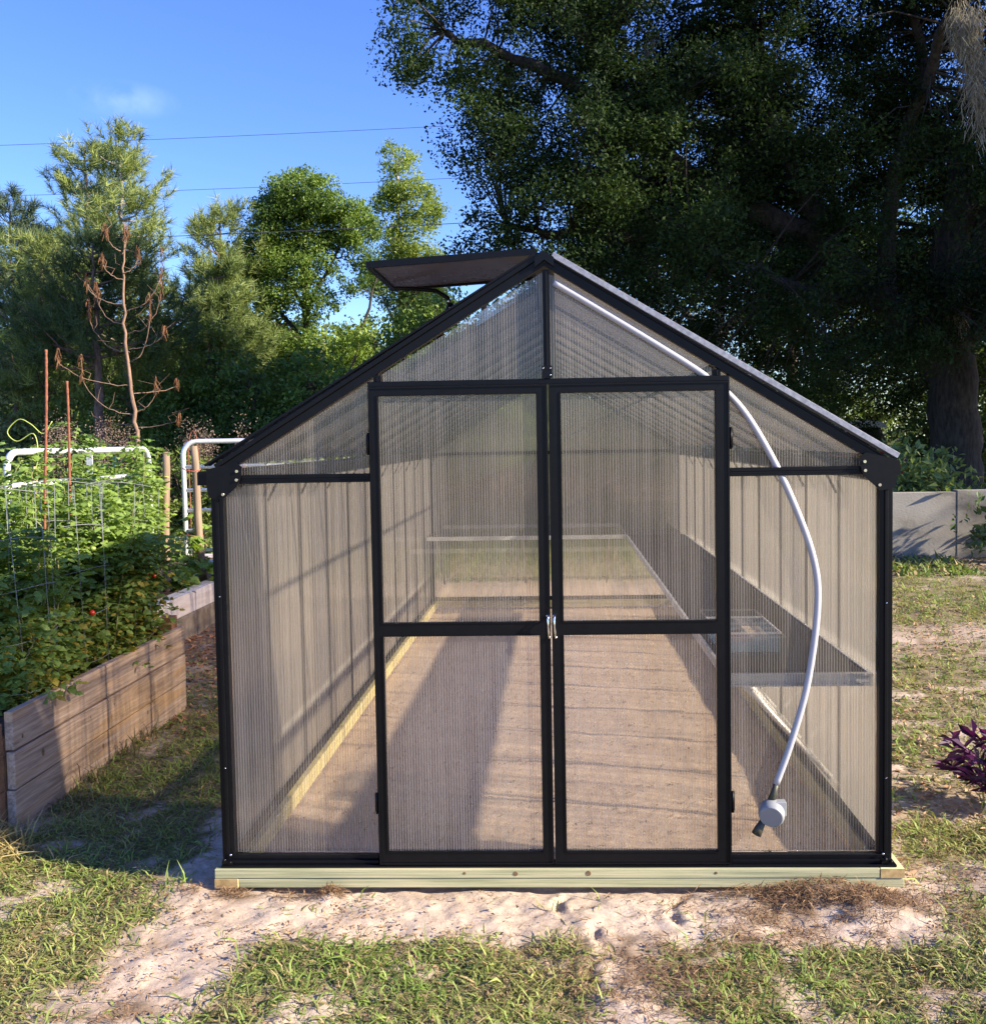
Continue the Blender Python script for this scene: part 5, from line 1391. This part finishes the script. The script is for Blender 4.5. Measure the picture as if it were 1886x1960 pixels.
def cage(x0, x1, y0, y1, z0, z1, nz_, nv, label):
    root = empty('wire_cage', (x0, y0, z0), label, 'wire cage', 'tomato cages')
    w = MB()
    per = []
    for i in range(nv):
        a = 2 * PI * i / nv
        px_ = (x0 + x1) / 2 + (x1 - x0) / 2 * math.cos(a); py_ = (y0 + y1) / 2 + (y1 - y0) / 2 * math.sin(a)
        per.append((px_, py_))
        lx = rng.normal(0, .015)
        w.tube([(px_, py_, z0), (px_ + lx, py_, (z0 + z1) / 2), (px_ + lx * 2, py_, z1)], .0017, 5)
    part('upright_wires', w, M_WIRE, parent=root)
    w = MB()
    for k_ in range(nz_):
        z = z0 + .15 + (z1 - z0 - .15) * k_ / (nz_ - 1)
        pts = [((x0 + x1) / 2 + (x1 - x0) / 2 * math.cos(a), (y0 + y1) / 2 + (y1 - y0) / 2 * math.sin(a), z + .02 * math.sin(a * 2 + k_)) for a in np.linspace(0, 2 * PI, 25)]
        w.tube(pts, .0017, 5, cap=False)
    part('hoop_wires', w, M_WIRE, parent=root)
    return root


cage(-2.83, -2.42, .80, 1.25, .38, 1.46, 5, 9, 'wire cage round the nearest tomato plant on the right')
cage(-3.22, -2.86, .72, 1.18, .38, 1.48, 5, 9, 'wire cage at the left edge of the photo')
cage(-2.86, -2.44, 1.42, 1.88, .38, 1.47, 5, 9, 'wire cage round the middle tomato plant')
cage(-2.84, -2.42, 1.98, 2.42, .38, 1.44, 5, 9, 'wire cage at the far end beside the corner post')

# ------------------------------------------------------------------ purple plant
PP = empty('purple_plant', (2.02, .78, 0), 'low clump of dark purple lance shaped leaves at the right edge', 'plant')
w = MB(); C = []; Dr = []
for j in range(34):
    a = rng.uniform(0, 2 * PI); ln_ = rng.uniform(.12, .30); hz = rng.uniform(.08, .30)
    pts = polyline([(1.98, .74, 0), (1.98 + math.cos(a) * ln_ * .5, .74 + math.sin(a) * ln_ * .4, hz * .8), (1.98 + math.cos(a) * ln_, .74 + math.sin(a) * ln_ * .8, hz)], 5, .004)
    w.tube(pts, list(np.linspace(.006, .0035, len(pts))), 6, cap=False)
    for q in range(3, len(pts)):
        b_ = rng.uniform(0, 2 * PI)
        d = np.array([math.cos(b_) + math.cos(a) * .5, math.sin(b_) + math.sin(a) * .5, rng.uniform(-.1, .9)]); d /= np.linalg.norm(d)
        C.append(pts[q] + d * .045); Dr.append(d)
w.build('stem', pmat('purple_stem', (.10, .02, .07), rough=.5), PP)
C = np.array(C); Dr = np.array(Dr); t = rng.random((len(C), 1))
leaf_cloud('leaves', C, rng.uniform(.07, .13, len(C)), np.array([.022, .006, .024]) * (1 - t) + np.array([.085, .018, .075]) * t, M_PURPLE, PP, aspect=.30, dirs=Dr, fold=.25)

# ------------------------------------------------------------------ right background
M_BLOCK = pmat('stained_render', (.09, .082, .07), (.31, .29, .25), scale=1.6, stretch=(1, 1, 1.6), rough=.95, bump=.8, bscale=30, lo=.30, hi=.66, c3=(.27, .25, .21))
bw = MB()
xw = 4.2
while xw < 11:
    w_ = random.uniform(.9, 1.5); dz = random.uniform(-.03, .03); dy = random.uniform(-.012, .012)
    bw.box(xw, xw + w_ - .001, 9.6 + dy, 9.76 + dy, -.05, .90 + dz)
    xw += w_
o = bw.build('garden_wall', M_BLOCK, bevel=.006); tag(o, 'low stained grey tan wall in the shade right of the greenhouse', 'wall')
x, y = scatter(5000, 4.0, 10.5, 8.2, 9.6)
flakes('leaf_litter', x, y, rng.uniform(.03, .08, 5000), litter_cols(5000, (.14, .08, .05), (.42, .28, .17)), 'brown dead leaves drifted along the foot of the stained wall')
# parked cart: rounded roof, glass, red body
CT = empty('parked_vehicle', (7.0, 19.6, 0), 'parked red vehicle with a pale blue roof beyond the right eave', 'vehicle')
pts = [(6.15, .55), (6.15, .95), (6.3, 1.25), (6.6, 1.30), (7.7, 1.30), (7.85, 1.0), (7.85, .55)]
part('body', MB().prism(pts[::-1], 19.0, 20.4), pmat('red_paint', (.35, .03, .025), rough=.3), parent=CT, bevel=.05)
part('cabin_glass', MB().prism([(6.4, 1.31), (6.6, 1.80), (7.35, 1.80), (7.55, 1.31)][::-1], 19.08, 20.32), pmat('dark_glass', (.02, .025, .03), rough=.08), parent=CT, bevel=.03)
part('roof', MB().prism([(6.3, 1.80), (6.42, 1.90), (6.7, 1.96), (7.2, 1.96), (7.42, 1.90), (7.5, 1.80)][::-1], 19.02, 20.38), pmat('pale_blue_roof', (.52, .58, .66), rough=.35), parent=CT, bevel=.03)
part('pillar', MB().bar((6.38, 19.06, 1.31), (6.58, 19.06, 1.80), .04, .04), pmat('white_trim', (.6, .6, .6), rough=.4), parent=CT)
for xx in (6.55, 7.5):
    for yy in (19.02, 20.2):
        wl = part('wheel', MB().tube([(xx, yy, .32), (xx, yy + .18, .32)], .32, 20), pmat('tyre', (.02, .02, .02), rough=.8), parent=CT)
        part('rim', MB().tube([(xx, yy - .008, .32), (xx, yy + .001, .32)], .18, 16), M_GALV, parent=wl)

# ------------------------------------------------------------------ power lines
for i, (x0, z0, x1, z1, lab) in enumerate(((-18.742, 11.94, -3.239, 12.178, 'topmost power line across the open sky'), (-18.82, 10.244, -6.626, 10.373, 'middle power line passing behind the tallest pine'), (-18.892, 8.698, -4.186, 8.926, 'lowest dark power line crossing the pine crowns'))):
    yy = 30 if i < 2 else 21.5
    if i == 2:
        k_ = (21.5 + 3.653) / 33.653
        x0 = .0394 + (x0 - .0394) * k_; x1 = .0394 + (x1 - .0394) * k_; z0 = 1.6678 + (z0 - 1.6678) * k_; z1 = 1.6678 + (z1 - 1.6678) * k_
    pts = []
    for t in np.linspace(-1.6, 2.6, 50):
        pts.append((x0 + (x1 - x0) * t, yy, z0 + (z1 - z0) * t + .12 * ((t - .5) ** 2 - .25)))
    tag(MB().tube(pts, .0075 if i < 2 else .009, 6).build('power_line', M_WIREPOWER), lab, 'power line', 'power lines')
